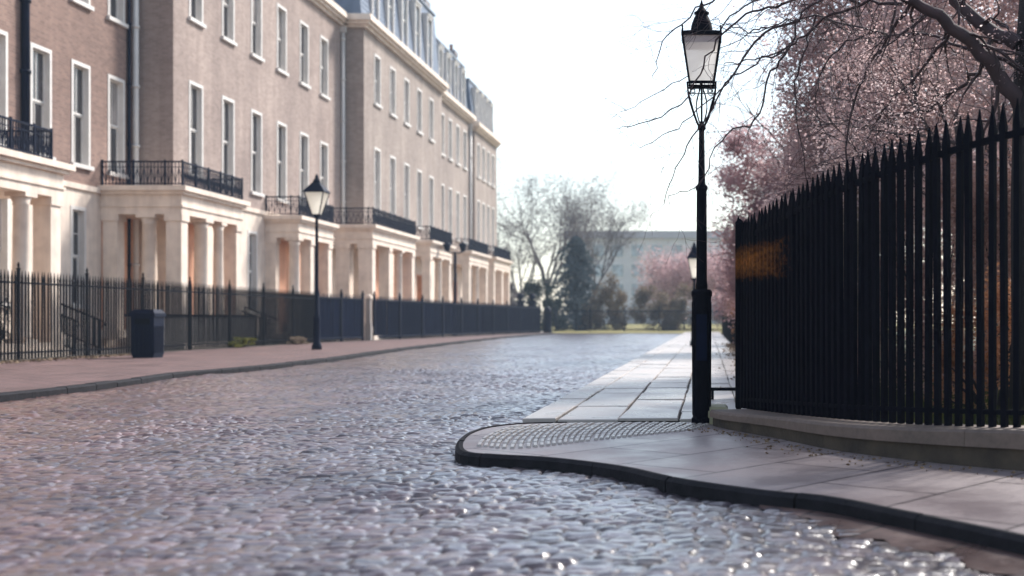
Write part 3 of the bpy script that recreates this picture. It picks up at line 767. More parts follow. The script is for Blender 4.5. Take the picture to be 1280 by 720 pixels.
def railing(T, P, hts, base, spacing, w, tip, mat, post_every, rails, post_w, limit=100, near=(0, 0)):
    """P polyline in world coordinates; T at origin of P[0]. hts/base: callables of arc share"""
    o = T.location
    L = [0]
    for a, b in zip(P, P[1:]): L.append(L[-1] + (b-a).length)
    tot = L[-1]; n = int(tot / spacing)
    def at(s):
        j = 0
        while j < len(P)-2 and L[j+1] < s: j += 1
        t = (s - L[j]) / max(1e-9, L[j+1]-L[j]); p = P[j].lerp(P[j+1], t); d = (P[j+1]-P[j]).normalized()
        return p, math.atan2(d.y, d.x)
    items = []
    for i in range(n + 1):
        s = i * tot / n; p, a = at(s); items.append((s, p, a, i % post_every == 0 or i == n))
    pk = [it for it in items if not it[3]]
    pk.sort(key=lambda it: (it[1].x - near[0])**2 + (it[1].y - near[1])**2)
    ref = picket_mesh(1.0, w, tip, 'picket', mat)
    rest = MB()
    for k, (s, p, a, _) in enumerate(pk):
        z0, h = base(s / tot), hts(s / tot)
        if k < limit:
            q = link('picket', ref, T, (p.x - o.x, p.y - o.y, z0 - o.z), a + random.uniform(-.04, .04)); q.scale = (1, 1, h)
            q.rotation_euler[0] = random.uniform(-.006, .006); q.rotation_euler[1] = random.uniform(-.006, .006)
        else:
            c, si = math.cos(a), math.sin(a)
            me = ref; vs = [(v.co.x*c - v.co.y*si + p.x - o.x, v.co.x*si + v.co.y*c + p.y - o.y, v.co.z*h + z0 - o.z) for v in me.vertices]
            rest.add(vs, [tuple(f.vertices) for f in me.polygons])
    if rest.v:
        r = rest.build('picket', mat, T); r['kind'] = 'stuff'
    for (s, p, a, post) in items:
        if not post: continue
        z0, h = base(s / tot), hts(s / tot); m = MB(); pw = post_w / 2
        m.box(-pw, -pw, -.02, pw, pw, h + .02); m.frustum(0, 0, h + .02, pw*1.3, pw*1.3, h + .05, pw*1.3, pw*1.3); m.lathe([(pw*.5, h + .05), (pw*1.0, h + .10), (pw*.9, h + .14), (pw*.2, h + .19)], 0, 0, 8)
        m.build('post', mat, T, (p.x - o.x, p.y - o.y, z0 - o.z), a)
    for fr, rh in rails:
        m = MB(); Q = resample(P, .4); LL = 0; tt = []
        for i, q in enumerate(Q):
            if i: LL += (q - Q[i-1]).length
            tt.append(LL / tot)
        for i in range(len(Q) - 1):
            t0, t1 = min(1, tt[i]), min(1, tt[i+1])
            m.bar((Q[i].x-o.x, Q[i].y-o.y, base(t0) + hts(t0)*fr - o.z), (Q[i+1].x-o.x, Q[i+1].y-o.y, base(t1) + hts(t1)*fr - o.z), rh[0], 0, rh[1])
        m.build('rail', mat, T)

V2 = lambda x, y: Vector((x, y, 0))
# left see-through railings
FP = [V2(-15.5, 24.0), V2(-15.5, 47.4)]
F1 = thing('iron_railing', (-15.5, 24.0, 0), 'see-through black spiked railings in front of the left houses', 'railing')
railing(F1, FP, lambda t: 2.0, lambda t: .02, .135, .034, .12, M['iron'], 22, [(.07, (.022, .04)), (.86, (.022, .045))], .055)
# navy boarded railings further on
FP2 = [V2(-14.9, 53.6), V2(-11.85, 84.5)]
F2 = thing('boarded_railing', (-14.9, 53.6, 0), 'long navy boarded fence along the far left pavement', 'fence')
railing(F2, FP2, lambda t: 1.98 - .08*t, lambda t: .02, .16, .03, .10, M['navy_iron'], 20, [(.07, (.03, .05)), (.9, (.03, .05))], .09)
FP3 = [V2(-15.5, 47.7), V2(-15.05, 52.3)]
F6 = thing('boarded_railing', (-15.5, 47.7, 0), 'short navy boarded fence section between the see-through railings and the pale gate pier', 'fence')
railing(F6, FP3, lambda t: 1.98, lambda t: .02, .16, .03, .10, M['navy_iron'], 14, [(.07, (.03, .05)), (.9, (.03, .05))], .09)
def boards(F2, FP2, k):
  m = MB(); d = (FP2[1]-FP2[0]); nrm = Vector((d.y, -d.x, 0)).normalized() * -.04
  for i in range(k):
      a = FP2[0].lerp(FP2[1], i/k) + nrm - F2.location; b = FP2[0].lerp(FP2[1], (i+1)/k - .002) + nrm - F2.location
      z1 = 1.80 + random.uniform(-.03, .03); off = nrm.normalized() * random.uniform(0, .02)
      m.add([(a.x+off.x, a.y, .10), (b.x+off.x, b.y, .10), (b.x+off.x, b.y, z1), (a.x+off.x, a.y, z1), (a.x+off.x-.025, a.y, .10), (b.x+off.x-.025, b.y, .10), (b.x+off.x-.025, b.y, z1), (a.x+off.x-.025, a.y, z1)],
          [(0, 1, 2, 3), (7, 6, 5, 4), (3, 2, 6, 7), (0, 3, 7, 4), (1, 5, 6, 2), (0, 4, 5, 1)])
  m.build('board_panel', M['navy_panel'], F2)
boards(F2, FP2, 18); boards(F6, FP3, 3)
# pale pier in the gap between the two
gp = thing('gate_pier', (-14.98, 52.95, 0), 'narrow pale stone gate pier in the gap between the left railings', 'gate pier')
m = MB(); m.box(-.13, -.13, 0, .13, .13, .75); m.box(-.10, -.10, .75, .10, .10, 1.85); m.build('shaft', M['flag_white'], gp)
m = MB(); m.box(-.14, -.14, 1.85, .14, .14, 1.95); m.frustum(0, 0, 1.95, .11, .11, 2.05, .04, .04); m.build('cap', M['stucco'], gp)
# rounded dark post at the far end
ep = thing('end_post', (-11.45, 85.6, 0), 'stout dark rounded post at the far end of the navy fence', 'post')
m = MB(); m.lathe([(.30, 0), (.30, .25), (.29, .32), (.28, 1.35), (.30, 1.4), (.30, 1.5), (.25, 1.72), (.1, 1.86), (.02, 1.9)], 0, 0, 14); m.build('shaft', M['navy_iron'], ep)
m = MB(); m.lathe([(.31, 1.38), (.335, 1.42), (.335, 1.48), (.31, 1.52)], 0, 0, 14); m.build('collar', M['iron'], ep)
for i, (x, y, lab) in enumerate(((-13.25, 84.8, 'dark ball-topped pier behind the navy fence, nearer the houses'), (-12.55, 85.6, 'dark ball-topped pier behind the navy fence, nearer the rounded end post'))):
    bp = thing('ball_pier', (x, y, 0), lab, 'pier', 'ball piers behind the navy fence')
    m = MB(); m.box(-.22, -.22, 0, .22, .22, 2.15); m.box(-.28, -.28, 2.15, .28, .28, 2.27); m.build('shaft', M['navy_iron'], bp)
    m = MB(); m.lathe([(.1, 2.27), (.1, 2.36), (.2, 2.45), (.25, 2.58), (.2, 2.72), (.08, 2.8)], 0, 0, 12); m.build('ball', M['navy_iron'], bp)

# right corner: stone plinth and tall spiked railings
PO = smooth_path([(-.03, 10.52), (.02, 10.18), (.12, 9.88), (.46, 9.18), (.94, 8.12), (1.8, 7.16), (3.0, 6.45), (5.2, 5.7), (9, 5.0)], 8)
PI_ = offset(PO, .40)
def plinth_h(p): return .14 + min(1, max(0, (p.x - .1) / 1.7)) * .10
pl = thing('stone_plinth', (0.1, 9.9, 0), 'long curved weathered stone plinth under the tall corner railings', 'plinth')
ol = pl.location
PO2 = resample(PO, .1); PI2 = offset(PO2, .40); stones = []; i = 3; k = 0
while i < len(PO2) - 1:
    j = min(len(PO2) - 1, i + random.choice((7, 8, 9, 10)))
    m = MB()
    seg = range(i, j + 1); dz = random.uniform(-.004, .004); dn = random.uniform(-.006, .006)
    lo = [(PO2[q].x - ol.x + .03, PO2[q].y - ol.y + .02, -.05) for q in seg]; l1 = [(PO2[q].x - ol.x + .03, PO2[q].y - ol.y + .02, plinth_h(PO2[q])*.55) for q in seg]
    u0 = [(PO2[q].x - ol.x + dn, PO2[q].y - ol.y, plinth_h(PO2[q])*.55) for q in seg]; u1 = [(PO2[q].x - ol.x + dn, PO2[q].y - ol.y, plinth_h(PO2[q]) - .02 + dz) for q in seg]
    t0 = [(PO2[q].x*.95 + PI2[q].x*.05 - ol.x, PO2[q].y*.95 + PI2[q].y*.05 - ol.y, plinth_h(PO2[q]) + dz) for q in seg]
    t1 = [(PI2[q].x - ol.x, PI2[q].y - ol.y, plinth_h(PO2[q]) + dz) for q in seg]; b1 = [(PI2[q].x - ol.x, PI2[q].y - ol.y, -.05) for q in seg]
    prof = [lo, l1, u0, u1, t0, t1, b1]
    for a, b in zip(prof, prof[1:]): m.strip(a, b, 1 if a is lo else 0)
    m.add([p[0] for p in prof], [tuple(range(7))]); m.add([p[-1] for p in prof], [tuple(range(6, -1, -1))])
    m.build('coping_stone', [M['plinth'], M['moss']], pl)
    i = j
m = MB(); m.frustum(-.035, .64, -.05, .12, .20, .13, .11, .19); m.frustum(-.035, .64, .13, .11, .19, .15, .09, .17); m.build('end_stone', M['plinth_end'], pl)

FR = smooth_path([(.85, 14.2), (.62, 12.4), (.30, 11.0), (.275, 10.55)], 4)[:-1] + smooth_path([(.275, 10.55), (.62, 9.5), (1.08, 8.42), (1.86, 7.40), (3.05, 6.68), (5.2, 5.95)], 10)
Lr = sum((b-a).length for a, b in zip(FR, FR[1:])); Lret = sum((b-a).length for a, b in zip(FR[:13], FR[1:13]))
def fr_h(t):
    s = t * Lr - Lret
    return (1.72 if s < 0 else 1.62 + min(1.35, s / 3.65) * .415)
def fr_b(t):
    s = t * Lr - Lret
    return .10 if s < 0 else .13 + min(1.2, s / 3.6) * .10
F3 = thing('iron_railing', (.275, 10.55, 0), 'tall black spiked railings with a painted orange glint curving round the right corner on the stone plinth', 'railing')
railing(F3, FR, fr_h, fr_b, .084, .037, .11, M['glint_iron'], 1000, [(.05, (.03, .03)), (.895, (.03, .042))], .06)
m = MB(); m.box(-.035, -.035, 0, .035, .035, 1.62); m.frustum(0, 0, 1.62, .04, .04, 1.66, .01, .01); m.build('corner_post', M['glint_iron'], F3, (0, 0, .13))

# railings further along the right pavement + low rail
FP4 = [V2(.92, 15.0), V2(.95, 80)]
F4 = thing('low_railing', (.92, 15, 0), 'low dark railings running along the far right pavement under the pink bushes', 'railing')
railing(F4, FP4, lambda t: 1.15, lambda t: .05, .16, .022, .09, M['iron'], 18, [(.08, (.02, .035)), (.88, (.02, .035))], .05, limit=60)
lr = thing('low_rail', (.2, 13.2, 0), 'short low black bar rail on the pavement between lamp post and corner railings', 'rail')
m = MB(); m.bar((-.17, 0, .14), (.28, 0, .14), .035); m.build('bar', M['iron'], lr)
for sx in (-.15, .2): m = MB(); m.bar((sx, 0, 0), (sx, 0, .13), .03); m.build('leg', M['iron'], lr)

# ------------------------------------------------------------------ lamps
def street_lamp():
    T = thing('street_lamp', (-.055, 10.4, 0), 'tall black Victorian street lamp with glass lantern standing beside the corner railings', 'street lamp')
    m = MB()   # fluted base
    m.lathe([(.088, 0), (.088, .05), (.078, .06), (.074, .45), (.078, .75), (.081, 1.05), (.083, 1.10), (.090, 1.11), (.090, 1.145), (.074, 1.165)], 0, 0, 20, smooth=False)
    for k in range(10):
        t = 2*PI*k/10; m.bar((.076*math.cos(t), .076*math.sin(t), .08), (.080*math.cos(t), .080*math.sin(t), 1.06), .012)
    m.build('base', M['iron'], T)
    m = MB(); m.box(-.045, -.088, .55, .045, -.072, .95); m.build('inspection_door', M['navy_iron'], T)
    m = MB()
    m.lathe([(.050, 1.165), (.052, 1.2), (.046, 1.24), (.044, 2.02), (.052, 2.03), (.052, 2.06), (.034, 2.075), (.030, 2.10), (.024, 2.55)], 0, 0, 16)
    m.lathe([(.024, 2.54), (.036, 2.555), (.036, 2.58), (.022, 2.60), (.016, 2.62)], 0, 0, 14)
    m.build('shaft', M['iron'], T)
    # cradle
    m = MB(); zt = 2.935
    for k in range(4):
        t = PI/4 + PI/2*k; c, s = math.cos(t), math.sin(t)
        pts = [(.02*c, .02*s, 2.56), (.06*c, .06*s, 2.62), (.10*c, .10*s, 2.70), (.142*c, .142*s, 2.80), (.165*c, .165*s, 2.87), (.172*c, .172*s, zt)]
        m.tube(pts, .0075, 6)
        # inner scroll
        q = [(.02*c + .045*c*math.sin(u*PI), .02*s + .045*s*math.sin(u*PI), 2.60 + u*.30) for u in [i/8 for i in range(9)]]
        m.tube(q, .005, 5)
        q = [((.11 + .030*math.cos(u))*c, (.11 + .030*math.cos(u))*s, 2.885 + .03*math.sin(u)) for u in [2*PI*i/10 for i in range(11)]]
        m.tube(q, .004, 5)
    hw = .122
    for sx, sy, ex, ey in ((-1, -1, 1, -1), (1, -1, 1, 1), (1, 1, -1, 1), (-1, 1, -1, -1)):
        m.bar((sx*hw, sy*hw, zt), (ex*hw, ey*hw, zt), .016)
        m.bar((sx*hw, sy*hw, zt - .05), (ex*hw, ey*hw, zt - .05), .007)
        for u in (.15, .3, .45, .6, .75, .9):
            m.bar((sx*hw + (ex-sx)*hw*u, sy*hw + (ey-sy)*hw*u, zt - .05), (sx*hw + (ex-sx)*hw*u, sy*hw + (ey-sy)*hw*u, zt), .006)
    m.tube([(0, 0, 2.6), (0, 0, zt)], .010, 6); m.box(-hw, -.01, zt - .008, hw, .01, zt + .004); m.box(-.01, -hw, zt - .008, .01, hw, zt + .004)
    m.build('cradle', M['iron'], T)
    # lantern
    L = MB(); b, t_, zb, ztp = .103, .163, 2.945, 3.345
    for sx, sy in ((-1, -1), (1, -1), (1, 1), (-1, 1)):
        L.bar((sx*b, sy*b, zb), (sx*t_, sy*t_, ztp), .015)
        nx, ny = {(-1, -1): (1, -1), (1, -1): (1, 1), (1, 1): (-1, 1), (-1, 1): (-1, -1)}[(sx, sy)]
        L.bar((sx*b, sy*b, zb), (nx*b, ny*b, zb), .018); L.bar((sx*t_, sy*t_, ztp), (nx*t_, ny*t_, ztp), .02)
        L.frustum(sx*t_, sy*t_, ztp, .012, .012, ztp + .07, .004, .004)
        L.lathe([(.003, ztp + .05), (.010, ztp + .062), (.003, ztp + .075)], sx*t_, sy*t_, 6)
    lan = L.build('lantern', M['iron'], T)
    gm = MB()
    for (ax, ay), (bx, by) in (((-1, -1), (1, -1)), ((1, -1), (1, 1)), ((1, 1), (-1, 1)), ((-1, 1), (-1, -1))):
        gm.quad((ax*b*.98, ay*b*.98, zb), (bx*b*.98, by*b*.98, zb), (bx*t_*.98, by*t_*.98, ztp), (ax*t_*.98, ay*t_*.98, ztp))
    gm.build('glass_pane', M['lantern_glass'], lan)
    rf = MB(); rf.frustum(0, 0, 3.275, .148, .148, 3.335, .158, .158); rf.build('reflector', M['reflector'], lan)
    m = MB()
    m.frustum(0, 0, 3.350, .168, .168, 3.375, .150, .150); m.frustum(0, 0, 3.375, .150, .150, 3.392, .092, .092)
    m.lathe([(.098, 3.385), (.096, 3.41), (.088, 3.46), (.066, 3.52), (.050, 3.545), (.064, 3.55), (.066, 3.565), (.046, 3.575), (.030, 3.60), (.014, 3.615), (.020, 3.63), (.012, 3.645), (.002, 3.68)], 0, 0, 16)
    m.build('lantern_roof', M['iron'], T)
    return T
street_lamp()

def copy_tree(o, parent=None, loc=None):
    c = o.copy(); COL.objects.link(c)
    if parent is not None: c.parent = parent
    if loc is not None: c.location = loc
    for ch in o.children: copy_tree(ch, c)
    return c

def pole_lamp(loc, H, label, sc=1.0):
    T = thing('street_lamp', loc, label, 'street lamp', 'street lamps of the square')
    m = MB(); m.lathe([(.15, 0), (.15, .12), (.11, .2), (.10, .9), (.12, .95), (.07, 1.05), (.055, 1.3), (.045, H - 1.35), (.07, H - 1.33), (.07, H - 1.28), (.04, H - 1.22)], 0, 0, 12); m.build('post', M['navy_iron'], T)
    m = MB(); zb = H - 1.25; b, t_ = .11*sc, .29*sc; zt = zb + .68
    m.box(-b - .02, -b - .02, zb - .03, b + .02, b + .02, zb + .01)
    for sx, sy in ((-1, -1), (1, -1), (1, 1), (-1, 1)): m.bar((sx*b, sy*b, zb), (sx*t_, sy*t_, zt), .025)
    m.box(-t_ - .02, -t_ - .02, zt - .015, t_ + .02, t_ + .02, zt + .02)
    lan = m.build('lantern', M['navy_iron'], T)
    g_ = MB(); g_.frustum(0, 0, zb + .012, b*.97, b*.97, zt - .016, t_*.97, t_*.97); g_.build('glass_pane', M['opal_glass'], lan)
    r_ = MB(); r_.frustum(0, 0, zt + .02, t_ + .03, t_ + .03, zt + .30, .10, .10); r_.lathe([(.12, zt + .30), (.11, zt + .36), (.05, zt + .44), (.06, zt + .47), (.01, H)], 0, 0, 10); r_.build('lantern_roof', M['navy_iron'], T)
    return T
pole_lamp((-11.9, 36.5, 0), 5.35, 'slim street lamp with cream white lantern on the left pavement before the railings')
pole_lamp((-.47, 41.0, .022), 3.55, 'distant small street lamp with white lantern behind the big near lamp post', .75)
# twin headed lamp behind the navy fence
T = thing('twin_lamp', (-14.1, 66.9, 0), 'blue twin-headed lamp post rising behind the navy fence', 'street lamp')
m = MB(); m.lathe([(.16, 0), (.13, .8), (.09, 1.0), (.08, 4.5), (.05, 4.7)], 0, 0, 10); m.build('post', M['navy_iron'], T)
m = MB(); m.tube([(-.42, -.1, 4.72), (-.2, 0, 4.62), (0, 0, 4.68), (.2, 0, 4.62), (.42, .1, 4.72)], .035, 6); m.build('arm', M['navy_iron'], T)
for s in (-1, 1):
    m = MB(); m.frustum(s*.42, s*.1, 4.72, .10, .10, 5.08, .19, .19); m.frustum(s*.42, s*.1, 5.08, .22, .22, 5.24, .05, .05); q = m.build('lamp_head', M['navy_iron'], T)

# litter bin
T = thing('litter_bin', (-13.4, 28.7, 0), 'dark navy square litter bin on the brick pavement beside the left railings', 'bin')
m = MB(); m.frustum(0, 0, 0, .25, .25, .06, .25, .25); m.frustum(0, 0, .06, .265, .265, .98, .275, .275)
for k in range(-2, 3):
    m.box(k*.1 - .02, -.288, .12, k*.1 + .02, -.276, .76); m.box(.276, k*.1 - .02, .12, .288, k*.1 + .02, .76)
m.build('body', M['navy_iron'], T)
m = MB(); m.frustum(0, 0, .98, .30, .30, 1.06, .30, .30); m.frustum(0, 0, 1.06, .30, .30, 1.15, .23, .23); m.build('lid', M['navy_iron'], T)
m = MB(); m.box(-.18, -.292, .80, .18, -.284, .93); m.build('opening', M['iron'], T)

# ------------------------------------------------------------------ steps and handrails behind the railings
def stair(loc, label, n, run, rise, w):
    T = thing('entrance_steps', loc, label, 'steps', 'entrance steps behind the railings')
    m = MB()
    for k in range(n): m.box(-k*run - run, -w/2, 0, -k*run if k else 0, w/2, (k+1)*rise)
    m.build('treads', M['flag_white'], T)
    for s in (-1, 1):
        h = MB(); a = Vector((.05, s*w/2, .9)); b = Vector((-n*run, s*w/2, .9 + n*rise))
        h.tube([a, b], .028, 6); h.tube([a - Vector((0, 0, .75)), b - Vector((0, 0, .75))], .018, 6)
        for k in range(n*2 + 1):
            p = a.lerp(b, k/(n*2)); h.tube([p - Vector((0, 0, .9 if k % 4 == 0 else .75)), p], .014, 5)
        h.tube([a + Vector((.0, 0, 0)), a + Vector((.12, 0, -.05)), a + Vector((.14, 0, -.14)), a + Vector((.06, 0, -.17))], .02, 5)
        h.build('handrail', M['iron'], T)
stair((-16.3, 31.4, 0), 'stone steps with black iron handrails behind the railings at far left', 5, .30, .13, 1.3)
stair((-15.75, 43.2, 0), 'stone steps with iron handrails behind the railings, right of the litter bin', 4, .30, .12, 1.4)
# low garden wall behind railings
T = thing('garden_wall', (-15.9, 37, 0), 'low pale wall with dark coping behind the railings beyond the litter bin', 'wall')
m = MB(); m.box(-.09, -4.0, 0, .09, 4.8, 1.0); m.build('wall', M['flag_white'], T)
m = MB(); m.box(-.13, -4.05, 1.0, .13, 4.85, 1.07); m.build('coping', M['iron'], T)

# ------------------------------------------------------------------ foliage
def leaf_cloud(name, C, size, mat, parent=None, flat=.4, loc=(0, 0, 0), aspect=.6):
    C = np.asarray(C); n = len(C)
    s = size * RNG.uniform(.6, 1.35, n)
    d = RNG.normal(size=(n, 3)); d[:, 2] *= flat; d /= np.linalg.norm(d, axis=1)[:, None]
    e = RNG.normal(size=(n, 3)); e -= d * (e*d).sum(1)[:, None]; e /= np.linalg.norm(e, axis=1)[:, None]
    a = d * s[:, None] * .5; b = e * s[:, None] * .5 * aspect
    V = np.stack([C - a, C + b*1.0 - a*.1, C + a, C - b*1.0 - a*.1], 1).reshape(-1, 3)
    F = np.arange(n*4).reshape(n, 4)
    return link(name, np_mesh(name, V, F, mat), parent, loc)

def grow(mb, p, d, L, r, depth, tips, wander=.18, lift=.0, kids=(3, 5), ratio=.62, n=6, minr=.004, spread=(.45, 1.0)):
    pts = [p]; rad = [r]; d = d.normalized(); seg = 6
    for i in range(seg):
        d = (d + Vector((random.gauss(0, wander), random.gauss(0, wander), random.gauss(0, wander) + lift))).normalized()
        pts.append(pts[-1] + d * L / seg); rad.append(max(minr, r * (1 - .62 * (i+1)/seg)))
    mb.tube(pts, rad, n if depth > 1 else max(3, n-2), cap=False)
    if depth <= 1:
        tips.extend(pts[2:])
    if depth > 0:
        for k in range(random.randint(*kids)):
            t = random.uniform(.3, 1.0); j = min(seg-1, int(t*seg)); q = pts[j].lerp(pts[j+1], t*seg - j)
            ax = Vector((random.gauss(0, 1), random.gauss(0, 1), random.gauss(0, 1))).normalized()
            nd = Matrix.Rotation(random.uniform(*spread), 3, ax) @ (pts[j+1]-pts[j]).normalized()
            grow(mb, q, nd, L*ratio*random.uniform(.7, 1.15), rad[j]*.6, depth-1, tips, wander, lift, kids, ratio, n, minr, spread)

def leafy_tree(name, loc, H, r, label, cat, mat, leaves, lsize, spreadr, depth=4, lift=.03, bark='bark', kids=(3, 4), trunk=.35, group=None, jitter=.25, ratio=.66):
    T = thing(name, loc, label, cat, group)
    mb = MB(); tips = []
    grow(mb, Vector((0, 0, -.1)), Vector((random.uniform(-.06, .06), random.uniform(-.06, .06), 1)), H*trunk, r, 0, [], .05)
    top = Vector(mb.v[-1]); top = Vector((sum(v[0] for v in mb.v[-6:])/6, sum(v[1] for v in mb.v[-6:])/6, sum(v[2] for v in mb.v[-6:])/6))
    for k in range(5):
        a = 2*PI*k/5 + random.uniform(-.4, .4)
        grow(mb, top - Vector((0, 0, random.uniform(0, H*trunk*.3))), Vector((math.cos(a)*spreadr, math.sin(a)*spreadr, 1)), H*.36, r*.55, depth-1, tips, .14, lift, kids, ratio)
    mb.build('trunk', M[bark], T)
    if leaves:
        tp = np.array([tuple(t) for t in tips]); idx = RNG.integers(0, len(tp), leaves)
        C = tp[idx] + RNG.normal(0, jitter, (leaves, 3))
        leaf_cloud('crown', C, lsize, mat, T)
    return T

def shrub(name, loc, rx, ry, h, label, cat, mat, leaves, lsize, group=None, z0=.1):
    T = thing(name, loc, label, cat, group)
    nc = 26; cs = []
    for k in range(nc):
        a = random.uniform(0, 2*PI); q = math.sqrt(random.random()); zz = random.random()
        cs.append((math.cos(a)*q*rx*(1-.45*zz), math.sin(a)*q*ry*(1-.45*zz), z0 + zz*h*.86, random.uniform(.16, .34)))
    cs = np.array(cs); i = RNG.integers(0, nc, leaves)
    v = RNG.normal(size=(leaves, 3)); v /= np.linalg.norm(v, axis=1)[:, None]
    rr = cs[i, 3] * RNG.uniform(.3, 1.1, leaves)
    C = cs[i, :3] + v * rr[:, None] * np.array([rx, ry, h*.7]) * 1.0
    C[:, 2] = np.maximum(C[:, 2], .02)
    mb = MB()
    for k in range(12):
        c = cs[k]; mb.tube([(c[0]*.1, c[1]*.1, 0), (c[0]*.5, c[1]*.5, c[2]*.55), (c[0], c[1], c[2])], [.02, .013, .004], 4, cap=False)
    mb.build('stem', M['bark'], T)
    leaf_cloud('crown', C, lsize, mat, T)
    return T

def clump_crown(T, ell, nclump, leaves, size, mat, csize=(.25, .6)):
    """leaves gathered in clumps through the volume of several ellipsoids (local x, y, z, rx, ry, rz)"""
    cs = []; wts = np.array([e[3]*e[4]*e[5] for e in ell]); wts = wts / wts.sum()
    for e, w_ in zip(ell, wts):
        k = max(3, int(nclump * w_)); d = RNG.normal(size=(k, 3)); d /= np.linalg.norm(d, axis=1)[:, None]
        d *= (RNG.uniform(0, 1, k) ** .42)[:, None]; cs.append(np.array(e[:3]) + d * np.array(e[3:]))
    cs = np.concatenate(cs); cr = RNG.uniform(*csize, len(cs)); i = RNG.integers(0, len(cs), leaves)
    v = RNG.normal(size=(leaves, 3)) * .5; C = cs[i] + v * cr[i][:, None]; C[:, 2] -= np.abs(RNG.normal(0, .25, leaves)) * cr[i]
    return leaf_cloud('crown', C, size, mat, T)

# near tree: trunk at the right edge, dark limbs and hanging twigs over the railings and the lamp
T = thing('overhanging_tree', (2.62, 9.3, 0), 'big dark tree at the right edge whose bare limbs and twigs hang over the railings', 'tree')
mb = MB(); o = Vector((2.62, 9.3, 0))
def P3(px, py, y):   # helper for laying limbs out in metres around the trunk
    return Vector(((px-885)*y/1500, y, .9 + (400-py)*y/1500)) - o
mb.tube([Vector((0, 0, -.1)), Vector((-.02, 0, .8)), Vector((-.05, 0, 1.8)), Vector((-.03, .05, 2.8)), Vector((.05, .1, 4.2)), Vector((.1, .1, 5.5))], [.30, .25, .225, .21, .17, .12], 12)
mb2 = MB(); tips = []
limbs = [
    ([(1275, 130, 9.3), (1235, 75, 9.2), (1190, 35, 9.1), (1140, 2, 9.0), (1080, -25, 8.9)], .066, .03),
    ([(1272, 55, 9.3), (1225, 30, 9.5), (1190, -10, 9.6), (1160, -60, 9.6)], .06, .035),
    ([(1230, 70, 9.2), (1160, 45, 9.6), (1090, 40, 10.0), (1020, 20, 10.3), (960, 35, 10.5), (900, 60, 10.6)], .014, .004),
    ([(1140, 2, 9.0), (1075, 5, 9.3), (1020, 30, 9.5), (985, 60, 9.6), (930, 78, 9.7), (905, 80, 9.8)], .014, .003),
    ([(1080, -25, 8.9), (1040, -15, 9.2), (1000, 25, 9.3), (985, 62, 9.3), (935, 85, 9.4), (890, 120, 9.4), (845, 160, 9.5), (800, 185, 9.6)], .012, .0028),
    ([(1080, -25, 8.9), (1010, -20, 9.8), (950, -5, 10.4), (905, 30, 11), (870, 85, 11.2), (820, 118, 11.3), (775, 140, 11.4)], .011, .0028),
    ([(1140, 2, 9.0), (1100, 60, 9.4), (1070, 120, 9.6), (1058, 200, 9.7), (1052, 270, 9.8)], .016, .004),
    ([(1190, 35, 9.1), (1150, 90, 9.5), (1110, 130, 9.8), (1085, 170, 10), (1050, 240, 10.2)], .014, .003),
    ([(1235, 75, 9.2), (1200, 110, 9.8), (1150, 140, 10.3), (1110, 150, 10.6), (1080, 200, 10.8)], .018, .004),
    ([(1020, 20, 10.3), (1000, 80, 10.4), (995, 140, 10.4), (1010, 230, 10.5), (1012, 300, 10.5)], .010, .0025),
    ([(985, 60, 9.6), (960, 100, 9.7), (945, 150, 9.8), (900, 175, 9.8), (875, 230, 9.9), (835, 245, 9.9)], .010, .003),
    ([(1075, 5, 9.3), (1000, -20, 9.4), (930, -12, 9.5), (880, 5, 9.6), (835, 45, 9.7), (815, 95, 9.8)], .014, .003),
    ([(1000, 25, 9.3), (950, 45, 9.4), (915, 95, 9.5), (880, 150, 9.5), (850, 200, 9.6), (830, 255, 9.6)], .012, .003),
    ([(1040, -15, 9.2), (980, 5, 9.4), (930, 20, 9.6), (890, 60, 9.8), (862, 120, 9.9), (800, 155, 10), (770, 160, 10)], .012, .003),
    ([(960, 35, 10.5), (930, 40, 10.6), (900, 25, 10.8), (870, 30, 11)], .008, .002),
    ([(1090, 40, 10.0), (1040, 70, 10.1), (1020, 120, 10.2), (1035, 180, 10.3)], .010, .003),
]
def interp_limb(L):
    return smooth_path([P3(*q) for q in L], 5)
for L, r0, r1 in limbs:
    pts = interp_limb(L); k = len(pts)
    pts = [p + Vector((random.gauss(0, .012), random.gauss(0, .02), random.gauss(0, .012))) * (1 if 0 < i < k-1 else 0) for i, p in enumerate(pts)]
    rad = [r0 + (r1-r0)*i/(k-1) for i in range(k)]
    mb2.tube(pts, rad, 8 if r0 > .04 else 5, cap=False)
    for i in range(3, k, 1 if r0 < .03 else 2):
        for q in range((1 if i % 2 else 0) if pts[i].x + o.x < .7 else (1 if (r0 > .03 or i % 2) else 2)):
            d = Vector((random.gauss(-.35, .6), random.gauss(0, .6), random.gauss(-.30, .5)))
            grow(mb2, pts[i], d, random.uniform(.25, .65), max(.0022, rad[i]*.42), 1, tips, .22, -.05, (1, 3), .6, 5, .0014, (.4, .9))
tr = mb.build('trunk', M['bark'], T); mb2.build('branch', M['bark_twig'], T)
tp = np.array([tuple(t) for t in tips]); xs = tp[:, 0] + o.x
keep = tp[(xs > 1.2)]
idx = RNG.integers(0, len(keep), 5000); leaf_cloud('crown', keep[idx] + RNG.normal(0, .05, (5000, 3)), .022, M['leaf_pink'], T)

